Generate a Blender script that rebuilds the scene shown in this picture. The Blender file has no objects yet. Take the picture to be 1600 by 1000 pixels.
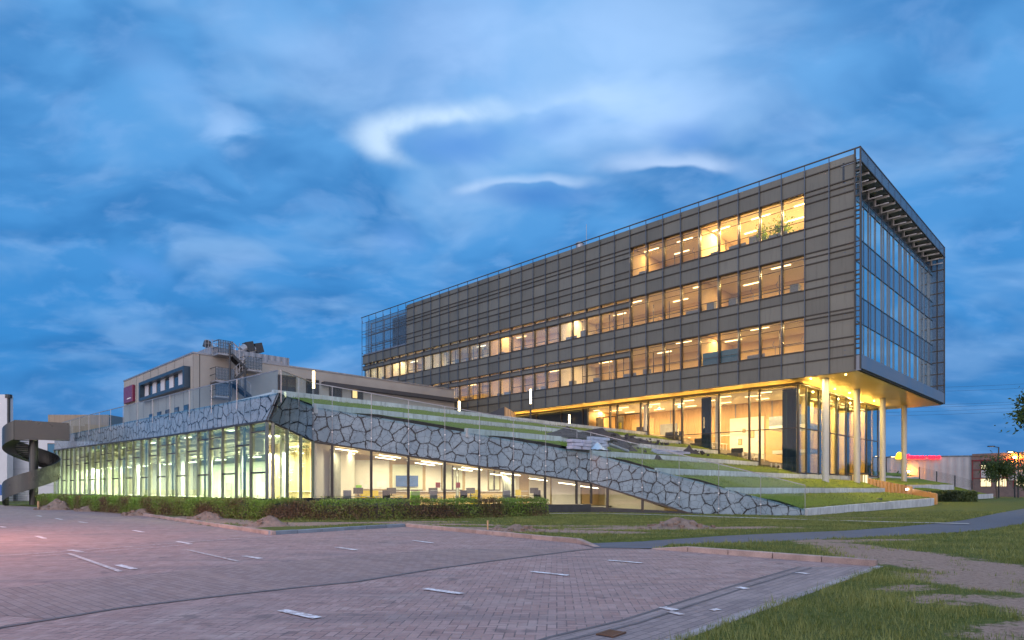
import bpy, bmesh, math, random
import numpy as np
from mathutils import Vector, Matrix, noise as mnoise
random.seed(7); rng = np.random.default_rng(7)
SC = bpy.context.scene; COL = SC.collection
R = math.radians
# ---------------------------------------------------------------- camera geometry (level camera, shifted lens)
FPX, HZ, HC = 1002.0, 764.0, 1.5
A = R(45.35); CA, SA = math.cos(A), math.sin(A)
def q(px): return (px-800.0)/FPX
def P(px, py, Y): return Vector((q(px)*Y, Y, HC+(HZ-py)/FPX*Y))
def G(px, py, z=0.0):
    Y = (HC-z)*FPX/(py-HZ); return Vector((q(px)*Y, Y, z))
def ST(s, t, z=0.0): return Vector((s*CA-t*SA, s*SA+t*CA, z))      # site grid: s to the right-back, t to the left-back
def st_of(v): return (v.x*CA+v.y*SA, -v.x*SA+v.y*CA)
def t_at(px, s): k = q(px); return s*(CA-k*SA)/(SA+k*CA)
def s_at(px, t): k = q(px); return t*(SA+k*CA)/(CA-k*SA)
def z_at(py, s, t): return HC+(HZ-py)/FPX*(s*SA+t*CA)

# ---------------------------------------------------------------- materials
def nt(mat):
    mat.use_nodes = True; n = mat.node_tree; n.nodes.clear(); return n
class NB:
    """small node builder"""
    def __init__(s, tree): s.t = tree
    def n(s, typ, **kw):
        nd = s.t.nodes.new(typ)
        for k, v in kw.items():
            if k.startswith('i_'):
                nd.inputs[k[2:].replace('_', ' ')].default_value = v
            else: setattr(nd, k, v)
        return nd
    def l(s, a, b): s.t.links.new(a, b)
    def val(s, x, inp):
        if isinstance(x, (int, float)): inp.default_value = x
        elif isinstance(x, (tuple, list)): inp.default_value = x
        else: s.l(x, inp)
    def m(s, op, a, b=0.0, c=None, clamp=False):
        nd = s.n('ShaderNodeMath', operation=op, use_clamp=clamp)
        s.val(a, nd.inputs[0]); s.val(b, nd.inputs[1])
        if c is not None: s.val(c, nd.inputs[2])
        return nd.outputs[0]
    def vm(s, op, a, b=None, scale=None):
        nd = s.n('ShaderNodeVectorMath', operation=op)
        s.val(a, nd.inputs[0])
        if b is not None: s.val(b, nd.inputs[1])
        if scale is not None: s.val(scale, nd.inputs[3])
        return nd.outputs['Value'] if op in ('LENGTH', 'DISTANCE', 'DOT_PRODUCT') else nd.outputs[0]
    def mix(s, f, a, b, mode='MIX'):
        nd = s.n('ShaderNodeMix', data_type='RGBA', blend_type=mode)
        s.val(f, nd.inputs[0])
        for x, i in ((a, 6), (b, 7)):
            if isinstance(x, (tuple, list)) and len(x) == 3: x = (*x, 1)
            s.val(x, nd.inputs[i])
        return nd.outputs[2]
    def noise(s, vec, scale, detail=4, rough=.55, dist=0.0, dim='3D', out='Fac'):
        nd = s.n('ShaderNodeTexNoise', noise_dimensions=dim)
        if vec is not None: s.l(vec, nd.inputs['Vector'])
        nd.inputs['Scale'].default_value = scale; nd.inputs['Detail'].default_value = detail
        nd.inputs['Roughness'].default_value = rough; nd.inputs['Distortion'].default_value = dist
        return nd.outputs[out]
    def rng(s, x, a, b, c=0.0, d=1.0, smooth=True):
        nd = s.n('ShaderNodeMapRange', clamp=True, interpolation_type='SMOOTHSTEP' if smooth else 'LINEAR')
        s.val(x, nd.inputs[0])
        for i, v in ((1, a), (2, b), (3, c), (4, d)): s.val(v, nd.inputs[i])
        return nd.outputs[0]
    def sep(s, v):
        nd = s.n('ShaderNodeSeparateXYZ'); s.l(v, nd.inputs[0]); return nd.outputs
    def comb(s, x, y, z):
        nd = s.n('ShaderNodeCombineXYZ')
        for i, v in enumerate((x, y, z)): s.val(v, nd.inputs[i])
        return nd.outputs[0]

def finish(b, color, rough=.6, metal=0.0, bump=None, bstr=.3, bdist=.02, spec=.5, emit=None, estr=0):
    o = b.n('ShaderNodeOutputMaterial'); p = b.n('ShaderNodeBsdfPrincipled')
    if isinstance(color, (tuple, list)) and len(color) == 3: color = (*color, 1)
    b.val(color, p.inputs['Base Color']); b.val(rough, p.inputs['Roughness']); b.val(metal, p.inputs['Metallic'])
    p.inputs['Specular IOR Level'].default_value = spec
    if bump is not None:
        bn = b.n('ShaderNodeBump'); bn.inputs['Strength'].default_value = bstr; bn.inputs['Distance'].default_value = bdist
        b.l(bump, bn.inputs['Height']); b.l(bn.outputs[0], p.inputs['Normal'])
    if emit: p.inputs['Emission Color'].default_value = (*emit, 1); p.inputs['Emission Strength'].default_value = estr
    b.l(p.outputs[0], o.inputs[0]); return p

def obj_coord(b): return b.n('ShaderNodeTexCoord').outputs['Object']
def plain(name, col, rough=.6, metal=0.0, var=.15, scale=3.0, bstr=.15, bdist=.01, fine=40.0, spec=.5, isl=0.0, streak=0.0):
    """solid colour with mottling, a little roughness variation and fine bump"""
    m = bpy.data.materials.new(name); b = NB(nt(m)); c = obj_coord(b)
    n1 = b.noise(c, scale, 5); n2 = b.noise(c, fine, 3)
    f = b.m('MULTIPLY_ADD', n1, .7, b.m('MULTIPLY', n2, .3))
    dark = tuple(x*(1-var) for x in col); lite = tuple(min(1, x*(1+var)) for x in col)
    cc = b.mix(b.rng(f, .3, .7), dark, lite)
    if isl:
        ri = b.n('ShaderNodeNewGeometry').outputs['Random Per Island']
        cc = b.mix(1.0, cc, b.mix(ri, (1-isl,)*3, (1+isl,)*3), 'MULTIPLY')
    if streak:
        mp = b.n('ShaderNodeMapping'); b.l(c, mp.inputs[0]); mp.inputs['Scale'].default_value = (3.2, 3.2, .22)
        sk = b.noise(mp.outputs[0], 1.6, 5, .65); cc = b.mix(b.m('MULTIPLY', b.rng(sk, .48, .72), streak), cc, tuple(x*.35 for x in col))
    rr = b.rng(n1, .25, .75, max(0, rough-.08), min(1, rough+.08))
    finish(b, cc, rr, metal, n2, bstr, bdist, spec); return m
def emitter(name, col, strength):
    m = bpy.data.materials.new(name); b = NB(nt(m))
    o = b.n('ShaderNodeOutputMaterial'); e = b.n('ShaderNodeEmission')
    e.inputs[0].default_value = (*col, 1); e.inputs[1].default_value = strength
    b.l(e.outputs[0], o.inputs[0]); return m
def glass(name, tint=(.93, .96, .95), ior=1.5, gain=1.0, base=0.0, rough=.0, gcol=(1, 1, 1), wav=0.0):
    m = bpy.data.materials.new(name); b = NB(nt(m))
    o = b.n('ShaderNodeOutputMaterial'); t = b.n('ShaderNodeBsdfTransparent'); g = b.n('ShaderNodeBsdfGlossy')
    t.inputs[0].default_value = (*tint, 1); g.inputs[0].default_value = (*gcol, 1); g.inputs['Roughness'].default_value = rough
    fr = b.n('ShaderNodeFresnel'); fr.inputs[0].default_value = ior
    if wav:
        c = obj_coord(b); bn = b.n('ShaderNodeBump'); bn.inputs['Strength'].default_value = wav; bn.inputs['Distance'].default_value = .02
        b.l(b.noise(c, .8, 2), bn.inputs['Height']); b.l(bn.outputs[0], g.inputs['Normal'])
    fac = b.m('MULTIPLY_ADD', fr.outputs[0], gain, base, clamp=True)
    mx = b.n('ShaderNodeMixShader'); b.l(fac, mx.inputs[0]); b.l(t.outputs[0], mx.inputs[1]); b.l(g.outputs[0], mx.inputs[2])
    b.l(mx.outputs[0], o.inputs[0]); return m

M = {}
M['concrete'] = plain('pale_concrete', (.50, .51, .50), .8, var=.22, scale=1.2, bstr=.25, isl=.10, streak=.65)
M['white_panel'] = plain('white_cladding', (.62, .62, .64), .5, var=.06, scale=.8)
M['cream'] = plain('cream_render', (.35, .325, .285), .85, var=.1, scale=.5, bstr=.3)
M['steel'] = plain('galvanised_steel', (.30, .31, .33), .45, .6, var=.2)
M['dark_steel'] = plain('dark_steel', (.045, .05, .055), .45, .4, var=.25)
M['fin'] = plain('grey_green_fin', (.20, .225, .20), .4, .5, var=.15)
M['stair'] = plain('bronze_stair_metal', (.075, .080, .076), .32, .4, var=.1, scale=.6)
M['clad'] = plain('taupe_cladding', (.160, .152, .122), .38, .35, isl=.17, streak=.25, var=.10, scale=.35, bstr=.04, fine=25)
M['lip'] = plain('bronze_profile', (.07, .062, .052), .5, .5, var=.15)
M['post'] = plain('blue_grey_aluminium', (.10, .125, .16), .34, .6, var=.08)
M['soffit'] = plain('champagne_metal_soffit', (.62, .47, .24), .36, .55, var=.06, scale=.5, bstr=.02)
M['column'] = plain('painted_column', (.42, .41, .39), .45, .1, var=.05)
M['fascia'] = plain('grey_metal_fascia', (.22, .24, .27), .4, .6, var=.15, scale=.8)
M['frame_blue'] = plain('blue_grey_window_frame', (.03, .06, .09), .4, .3)
M['frame'] = plain('dark_window_frame', (.06, .055, .05), .4, .5)
M['wood'] = plain('warm_wood_wall', (.50, .27, .10), .5, var=.12, scale=1.5)
M['warm_wall'] = plain('warm_plaster', (.58, .44, .24), .7, var=.06)
M['white_wall'] = plain('white_plaster', (.78, .77, .70), .7, var=.03)
M['ceiling'] = plain('ceiling_tile', (.72, .64, .50), .8, var=.04)
M['floor_in'] = plain('indoor_floor', (.36, .32, .27), .5, var=.1)
M['carpet'] = plain('grey_carpet', (.17, .17, .18), .9)
M['curtain'] = plain('blue_grey_curtain', (.022, .06, .10), .85)
M['curtain_grey'] = plain('grey_curtain', (.32, .34, .29), .85)
M['green_wall'] = plain('pale_green_wall', (.66, .72, .58), .6, var=.05)
M['duct'] = plain('white_duct', (.62, .60, .48), .4, .2, var=.1)
M['white_furn'] = plain('white_laminate', (.75, .74, .72), .4, var=.04)
M['dark_furn'] = plain('dark_fabric', (.05, .05, .055), .7)
M['grey_furn'] = plain('grey_furniture', (.22, .25, .30), .6)
M['yellow'] = plain('yellow_fabric', (.65, .50, .03), .6)
M['lime'] = plain('lime_fabric', (.25, .60, .05), .6)
M['red'] = plain('red_paint', (.55, .03, .04), .4)
M['redframe'] = plain('red_frame', (.22, .03, .04), .5)
M['blue'] = plain('blue_panel', (.03, .12, .35), .4)
M['teal'] = plain('teal_panel', (.03, .16, .27), .5)
M['paper'] = plain('paper', (.8, .8, .78), .8, var=.02)
M['sign_red'] = plain('crimson_sign', (.17, .018, .055), .35, var=.05)
M['brick_dark'] = plain('brown_brick', (.20, .15, .14), .85, var=.2, scale=2)
M['edge_stone'] = plain('mauve_edge_stone', (.31, .275, .275), .85, var=.25, scale=2.5, isl=.12)
M['soil'] = plain('dug_soil', (.22, .155, .12), .95, var=.35, scale=4, bstr=.8, bdist=.05, fine=18)
M['soil_dark'] = plain('dark_soil', (.055, .046, .046), .95, var=.35, scale=4, bstr=.8, bdist=.05, fine=18)
M['kerb_red'] = plain('reddish_kerb_stone', (.35, .255, .22), .85, isl=.12, var=.25, scale=2.5, bstr=.3)
M['kerb_grey'] = plain('blue_grey_kerb_stone', (.19, .225, .26), .85, isl=.12, var=.2, scale=2.5, bstr=.3)
M['bark'] = plain('bark', (.09, .075, .06), .9, var=.3, scale=6, bstr=.6)
M['stake'] = plain('raw_timber', (.55, .33, .17), .8, var=.2, scale=8)
M['sheet'] = plain('white_plastic_sheet', (.55, .60, .68), .35, var=.1, scale=2)
M['paver_block'] = plain('grey_lilac_block', (.46, .46, .56), .8, var=.15)
M['cable'] = plain('black_cable', (.02, .02, .025), .6)
M['hood'] = plain('dark_roof_hood', (.05, .05, .055), .7)
M['pane'] = glass('window_glass', (.92, .93, .90), gain=.7, base=.02)
M['pane_front'] = glass('tower_window_glass', (.92, .90, .84), gain=.45, base=.02)
M['pane_end'] = glass('end_window_glass', (.50, .56, .66), gain=1.1, base=.56, gcol=(.86, 1.0, 1.0), wav=.02)
M['pane_lobby'] = glass('lobby_front_glass', (.93, .93, .90), gain=.28, base=.012)
M['pane_side'] = glass('lobby_side_glass', (.90, .90, .86), gain=.5, base=.04)
M['spandrel'] = plain('blue_spandrel_glass', (.09, .25, .41), .12, .3, var=.05, scale=.4, bstr=.0)
M['pane_hall'] = glass('hall_glass', (.90, .96, .84), gain=.35, base=.02)
M['guard'] = glass('guard_glass', (.88, .945, .96), gain=.07, base=.012, gcol=(.7, .85, 1))
M['dark_glass'] = plain('dark_reflective_glass', (.03, .04, .05), .08, .2, var=.05, bstr=0)
M['led'] = emitter('amber_led_strip', (1, .56, .10), 16)
M['lamp_warm'] = emitter('warm_lamp', (1, .66, .30), 4.5)
M['lamp_bright'] = emitter('bright_warm_lamp', (1, .70, .30), 8)
M['lamp_lobby'] = emitter('lobby_lamp', (1, .66, .26), 5)
M['lamp_green'] = emitter('cool_green_lamp', (.97, 1, .8), 3.5)
M['lamp_white'] = emitter('neutral_lamp', (1, .87, .58), 4.5)
M['lamp_soft'] = emitter('dim_lamp', (1, .66, .34), 4)
M['tube'] = emitter('tube_lamp', (1, .72, .33), 7)
M['down'] = emitter('downlight', (1, .66, .16), 60)
M['street'] = emitter('street_lamp_glow', (1, .68, .35), 7)
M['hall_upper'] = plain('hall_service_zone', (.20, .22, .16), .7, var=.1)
M['lotlamp'] = emitter('car_park_lamp', (1, .48, .36), 2200)
M['sodium'] = emitter('sodium_flood', (1, .33, .03), 420)
M['neon'] = emitter('red_neon', (1, .012, .03), 2.6)
M['neon_y'] = emitter('yellow_neon', (1, .62, .02), 2)
M['shopglow'] = emitter('lit_shop_interior', (1, .85, .5), .75)
M['exit'] = emitter('exit_sign_green', (.1, .9, .45), 3)
M['spotw'] = emitter('white_floodlight', (.9, .92, 1), 14)

def make_leaf(name, lo, hi):
    m = bpy.data.materials.new(name); b = NB(nt(m))
    at = b.n('ShaderNodeAttribute', attribute_name='tone')
    cc = b.mix(at.outputs['Fac'], lo, hi)
    o = b.n('ShaderNodeOutputMaterial'); d = b.n('ShaderNodeBsdfPrincipled'); tr = b.n('ShaderNodeBsdfTranslucent'); mx = b.n('ShaderNodeMixShader')
    b.l(cc, d.inputs['Base Color']); d.inputs['Roughness'].default_value = .6; b.l(cc, tr.inputs[0]); mx.inputs[0].default_value = .3
    b.l(d.outputs[0], mx.inputs[1]); b.l(tr.outputs[0], mx.inputs[2]); b.l(mx.outputs[0], o.inputs[0]); return m
M['leaf_hedge'] = make_leaf('hedge_leaf', (.18, .105, .06), (.20, .32, .05))
M['leaf_dark'] = make_leaf('dark_leaf', (.03, .05, .022), (.08, .12, .04))
M['leaf_tree'] = make_leaf('tree_leaf', (.03, .06, .018), (.09, .15, .035))
M['leaf_plant'] = make_leaf('house_plant_leaf', (.05, .12, .015), (.22, .38, .04))
M['blade'] = make_leaf('grass_blade', (.085, .125, .022), (.32, .32, .09))

def mat_lawn():
    m = bpy.data.materials.new('mown_lawn'); b = NB(nt(m)); c = obj_coord(b)
    n1 = b.noise(c, .6, 4); n2 = b.noise(c, 9, 4, .7); n3 = b.noise(c, 60, 3, .7)
    cc = b.mix(b.rng(n2, .25, .75), (.125, .175, .018), (.27, .32, .04))
    cc = b.mix(b.m('MULTIPLY', b.rng(n1, .5, .75), .45), cc, (.24, .23, .08))
    cc = b.mix(b.rng(n3, .2, .8), b.mix(.4, cc, (0.02, .035, .006)), cc)
    finish(b, cc, .9, 0, b.m('MULTIPLY_ADD', n3, .5, n2), .9, .05, spec=.15); return m
M['lawn'] = mat_lawn()
def mat_ground():
    m = bpy.data.materials.new('grass_and_bare_earth'); b = NB(nt(m)); c = obj_coord(b)
    at = b.n('ShaderNodeAttribute', attribute_name='dirt').outputs['Fac']
    n0 = b.noise(c, .35, 4); n1 = b.noise(c, .9, 6, .7); n2 = b.noise(c, 14, 4, .7); n3 = b.noise(c, 70, 3, .7)
    g = b.mix(b.rng(n2, .25, .75), (.085, .115, .025), (.185, .205, .050))
    g = b.mix(b.m('MULTIPLY', b.rng(n0, .45, .7), .35), g, (.14, .14, .06))
    g = b.mix(b.rng(n3, .2, .8), b.mix(.45, g, (.01, .016, .004)), g)
    d = b.mix(b.rng(n2, .3, .7), (.21, .125, .085), (.40, .27, .20))
    d = b.mix(b.rng(n3, .35, .75), d, b.mix(.5, d, (.5, .42, .38)))
    f = b.m('ADD', at, b.m('MULTIPLY', b.m('SUBTRACT', n1, .5), 1.9)); f = b.m('ADD', f, b.m('MULTIPLY', b.m('SUBTRACT', n2, .5), .5))
    f = b.rng(f, .38, .62)
    finish(b, b.mix(f, g, d), .92, 0, b.m('MULTIPLY_ADD', n3, .4, n2), .9, .05, spec=.15); return m
M['ground'] = mat_ground()
def mat_herring():
    m = bpy.data.materials.new('herringbone_clay_pavers'); b = NB(nt(m)); c = obj_coord(b)
    mp = b.n('ShaderNodeMapping'); b.l(c, mp.inputs[0]); mp.inputs['Rotation'].default_value = (0, 0, R(4)); W = .108
    mp.inputs['Scale'].default_value = (1/W, 1/W, 1)
    o = b.sep(mp.outputs[0]); x, y = o[0], o[1]
    ix, iy = b.m('FLOOR', x), b.m('FLOOR', y); fx, fy = b.m('SUBTRACT', x, ix), b.m('SUBTRACT', y, iy)
    k = b.m('FLOORED_MODULO', b.m('SUBTRACT', ix, iy), 4.0)
    def eq(v): return b.m('COMPARE', k, float(v), .25)
    hor = b.m('LESS_THAN', k, 1.5)
    u = b.m('ADD', fx, eq(1)); v = b.m('ADD', fy, eq(2))
    ul = b.m('ADD', 1.0, hor); vl = b.m('SUBTRACT', 2.0, hor)
    e = b.m('MINIMUM', b.m('MINIMUM', u, b.m('SUBTRACT', ul, u)), b.m('MINIMUM', v, b.m('SUBTRACT', vl, v)))
    joint = b.rng(e, .02, .085)
    bid = b.comb(b.m('SUBTRACT', ix, eq(1)), b.m('SUBTRACT', iy, eq(2)), 0.0)
    wn = b.n('ShaderNodeTexWhiteNoise', noise_dimensions='3D'); b.l(bid, wn.inputs[0]); rnd = wn.outputs[0]
    n1 = b.noise(c, .45, 5, .6); n2 = b.noise(c, 30, 4, .65); n3 = b.noise(c, 2.5, 4, .6)
    brick = b.mix(rnd, (.345, .215, .195), (.45, .305, .28))
    brick = b.mix(b.m('MULTIPLY', b.rng(n1, .45, .7), .5), brick, (.26, .21, .21))
    brick = b.mix(b.m('MULTIPLY', b.rng(n3, .55, .75), .35), brick, (.50, .38, .34))
    brick = b.mix(b.rng(n2, .2, .8), b.mix(.3, brick, (.1, .08, .08)), brick)
    dirtn = b.noise(c, 1.1, 5, .65); oil = b.noise(c, 2.3, 3, .5)
    brick = b.mix(b.m('MULTIPLY', b.rng(dirtn, .52, .70), .45), brick, (.46, .37, .34))
    cc = b.mix(joint, b.mix(b.rng(n3, .4, .65), (.14, .115, .115), (.33, .26, .24)), brick)
    cc = b.mix(b.m('MULTIPLY', b.rng(oil, .60, .70), .5), cc, (.10, .085, .09))
    tr = b.n('ShaderNodeMapping'); b.l(c, tr.inputs[0]); tr.inputs['Rotation'].default_value = (0, 0, R(-49)); tr.inputs['Scale'].default_value = (.12, 1.6, 1)
    tk = b.noise(tr.outputs[0], 1.3, 4, .6); cc = b.mix(b.m('MULTIPLY', b.rng(tk, .50, .64), .42), cc, (.17, .14, .145))
    h = b.m('MULTIPLY_ADD', n2, .25, b.m('MULTIPLY_ADD', rnd, .3, joint))
    finish(b, cc, .82, 0, h, .6, .012, spec=.3); return m
M['herring'] = mat_herring()
def mat_stretcher(name, c1, c2, jc, rot, bw=.22, bh=.11, patch=(.3, .22, .2)):
    m = bpy.data.materials.new(name); b = NB(nt(m)); c = obj_coord(b)
    mp = b.n('ShaderNodeMapping'); b.l(c, mp.inputs[0]); mp.inputs['Rotation'].default_value = (0, 0, rot)
    bt = b.n('ShaderNodeTexBrick', offset=.5); b.l(mp.outputs[0], bt.inputs[0])
    bt.inputs['Color1'].default_value = (*c1, 1); bt.inputs['Color2'].default_value = (*c2, 1); bt.inputs['Mortar'].default_value = (*jc, 1)
    bt.inputs['Scale'].default_value = 1; bt.inputs['Brick Width'].default_value = bw; bt.inputs['Row Height'].default_value = bh
    bt.inputs['Mortar Size'].default_value = .006; bt.inputs['Mortar Smooth'].default_value = .4
    n1 = b.noise(mp.outputs[0], .5, 5, .6); n2 = b.noise(c, 35, 4, .65)
    st = b.n('ShaderNodeMapping'); b.l(mp.outputs[0], st.inputs[0]); st.inputs['Scale'].default_value = (.25, 2.2, 1)
    n3 = b.noise(st.outputs[0], 1.0, 5, .65)
    cc = b.mix(b.m('MULTIPLY', b.rng(n3, .45, .72), .6), bt.outputs[0], patch)
    cc = b.mix(b.m('MULTIPLY', b.rng(n1, .5, .75), .3), cc, (.16, .15, .16))
    cc = b.mix(b.rng(n2, .2, .8), b.mix(.25, cc, (.08, .07, .07)), cc)
    finish(b, cc, .82, 0, b.m('MULTIPLY_ADD', n2, .3, b.m('SUBTRACT', 1.0, bt.outputs[1])), .5, .01, spec=.3); return m
M['aisle'] = mat_stretcher('drive_lane_pavers', (.27, .185, .17), (.34, .25, .235), (.12, .10, .10), R(40), patch=(.38, .27, .235))
M['strip'] = mat_stretcher('edge_strip_pavers', (.24, .19, .19), (.33, .26, .25), (.13, .11, .11), R(-48), patch=(.44, .35, .33))
M['gutter'] = plain('gutter_line', (.13, .115, .12), .85, var=.3, scale=3)
M['asphalt'] = plain('path_asphalt', (.095, .105, .13), .85, var=.2, scale=1.0, bstr=.5, fine=60)
M['slabs'] = plain('pale_paving_slab', (.46, .43, .40), .8, var=.15, scale=1.5)
def mat_paint():
    m = bpy.data.materials.new('worn_white_paint'); b = NB(nt(m)); c = obj_coord(b)
    n1 = b.noise(c, 16, 5, .7); n2 = b.noise(c, 3, 3)
    cc = b.mix(b.rng(b.m('MULTIPLY_ADD', n2, .5, n1), .62, .9), (.80, .78, .80), (.42, .34, .33))
    finish(b, cc, .7); return m
M['paint'] = mat_paint()
def mat_paint_worn():
    m = bpy.data.materials.new('faded_white_paint'); b = NB(nt(m)); c = obj_coord(b)
    n1 = b.noise(c, 10, 5, .7)
    finish(b, b.mix(b.rng(n1, .38, .62), (.62, .57, .57), (.36, .27, .25)), .8); return m
M['paint_faded'] = mat_paint_worn()
def mat_cells():
    m = bpy.data.materials.new('printed_cell_glass'); b = NB(nt(m))
    uv = b.n('ShaderNodeUVMap', uv_map='uv').outputs[0]
    wob = b.noise(uv, 2.2, 2, out='Color')
    v = b.vm('ADD', uv, b.vm('SCALE', b.vm('SUBTRACT', wob, (.5, .5, .5)), scale=.10))
    def vor(scale, rnd, off):
        nd = b.n('ShaderNodeTexVoronoi', feature='DISTANCE_TO_EDGE', voronoi_dimensions='2D')
        b.l(b.vm('ADD', v, off), nd.inputs['Vector']); nd.inputs['Scale'].default_value = scale; nd.inputs['Randomness'].default_value = rnd
        return nd.outputs['Distance']
    d1 = vor(1.45, .72, (0, 0, 0)); d2 = vor(2.5, .85, (3.7, 1.9, 0)); d3 = vor(3.6, 1.0, (1.7, 5.9, 0))
    w = b.rng(b.noise(uv, 2.4, 3), .40, .64, .018, .072)
    main = b.rng(d1, b.m('MULTIPLY', w, .7), w, 1.0, 0.0)
    faint = b.m('MULTIPLY', b.rng(d2, .006, .034, 1.0, 0.0), b.rng(b.noise(uv, .9, 2), .34, .52))
    smudge = b.m('MULTIPLY', b.rng(b.noise(uv, 2.4, 5, .7), .55, .68), .75)
    # extra spots where cells meet
    knot = b.m('MULTIPLY', b.rng(d1, .01, .10, 1.0, 0.0), b.rng(b.noise(uv, 3.1, 3, .6), .46, .58))
    tiny = b.m('MULTIPLY', b.m('MULTIPLY', b.rng(d3, .02, .07, 1.0, 0.0), b.rng(d1, .03, .22, 1.0, 0.0)), .75)
    main = b.m('MAXIMUM', main, tiny)
    f = b.m('MAXIMUM', b.m('MAXIMUM', main, b.m('MULTIPLY', faint, .8)), b.m('MAXIMUM', b.m('MULTIPLY', smudge, .7), b.m('MULTIPLY', knot, .8)))
    base = b.mix(b.rng(b.noise(uv, .7, 3), .3, .7), (.185, .26, .315), (.275, .35, .40))
    finish(b, b.mix(b.m('MULTIPLY', f, .96), base, (.006, .008, .012)), .2, 0, spec=.35); return m
M['cells'] = mat_cells()
def mat_corrug(name, c1, c2, scale, axis=0):
    m = bpy.data.materials.new(name); b = NB(nt(m)); c = obj_coord(b); n = b.noise(c, .4, 4)
    o = b.sep(c)[axis]; w = b.m('SINE', b.m('MULTIPLY', o, scale)); f = b.rng(w, -1, 1)
    finish(b, b.mix(b.rng(n, .3, .7), c1, c2), .5, .2, f, .8, .06); return m
M['corr_white'] = mat_corrug('white_corrugated_sheet', (.50, .48, .50), (.60, .58, .60), 9)
M['corr_brown'] = mat_corrug('brown_corrugated_sheet', (.24, .19, .14), (.30, .24, .18), 8)
M['corr_grey'] = mat_corrug('grey_louvre_sheet', (.23, .26, .30), (.29, .32, .36), 14)
M['wood'] = mat_corrug('slatted_wood_wall', (.44, .29, .14), (.54, .37, .19), 22, 1)
M['boards'] = mat_corrug('timber_boards', (.42, .22, .09), (.56, .32, .14), 30)

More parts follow.
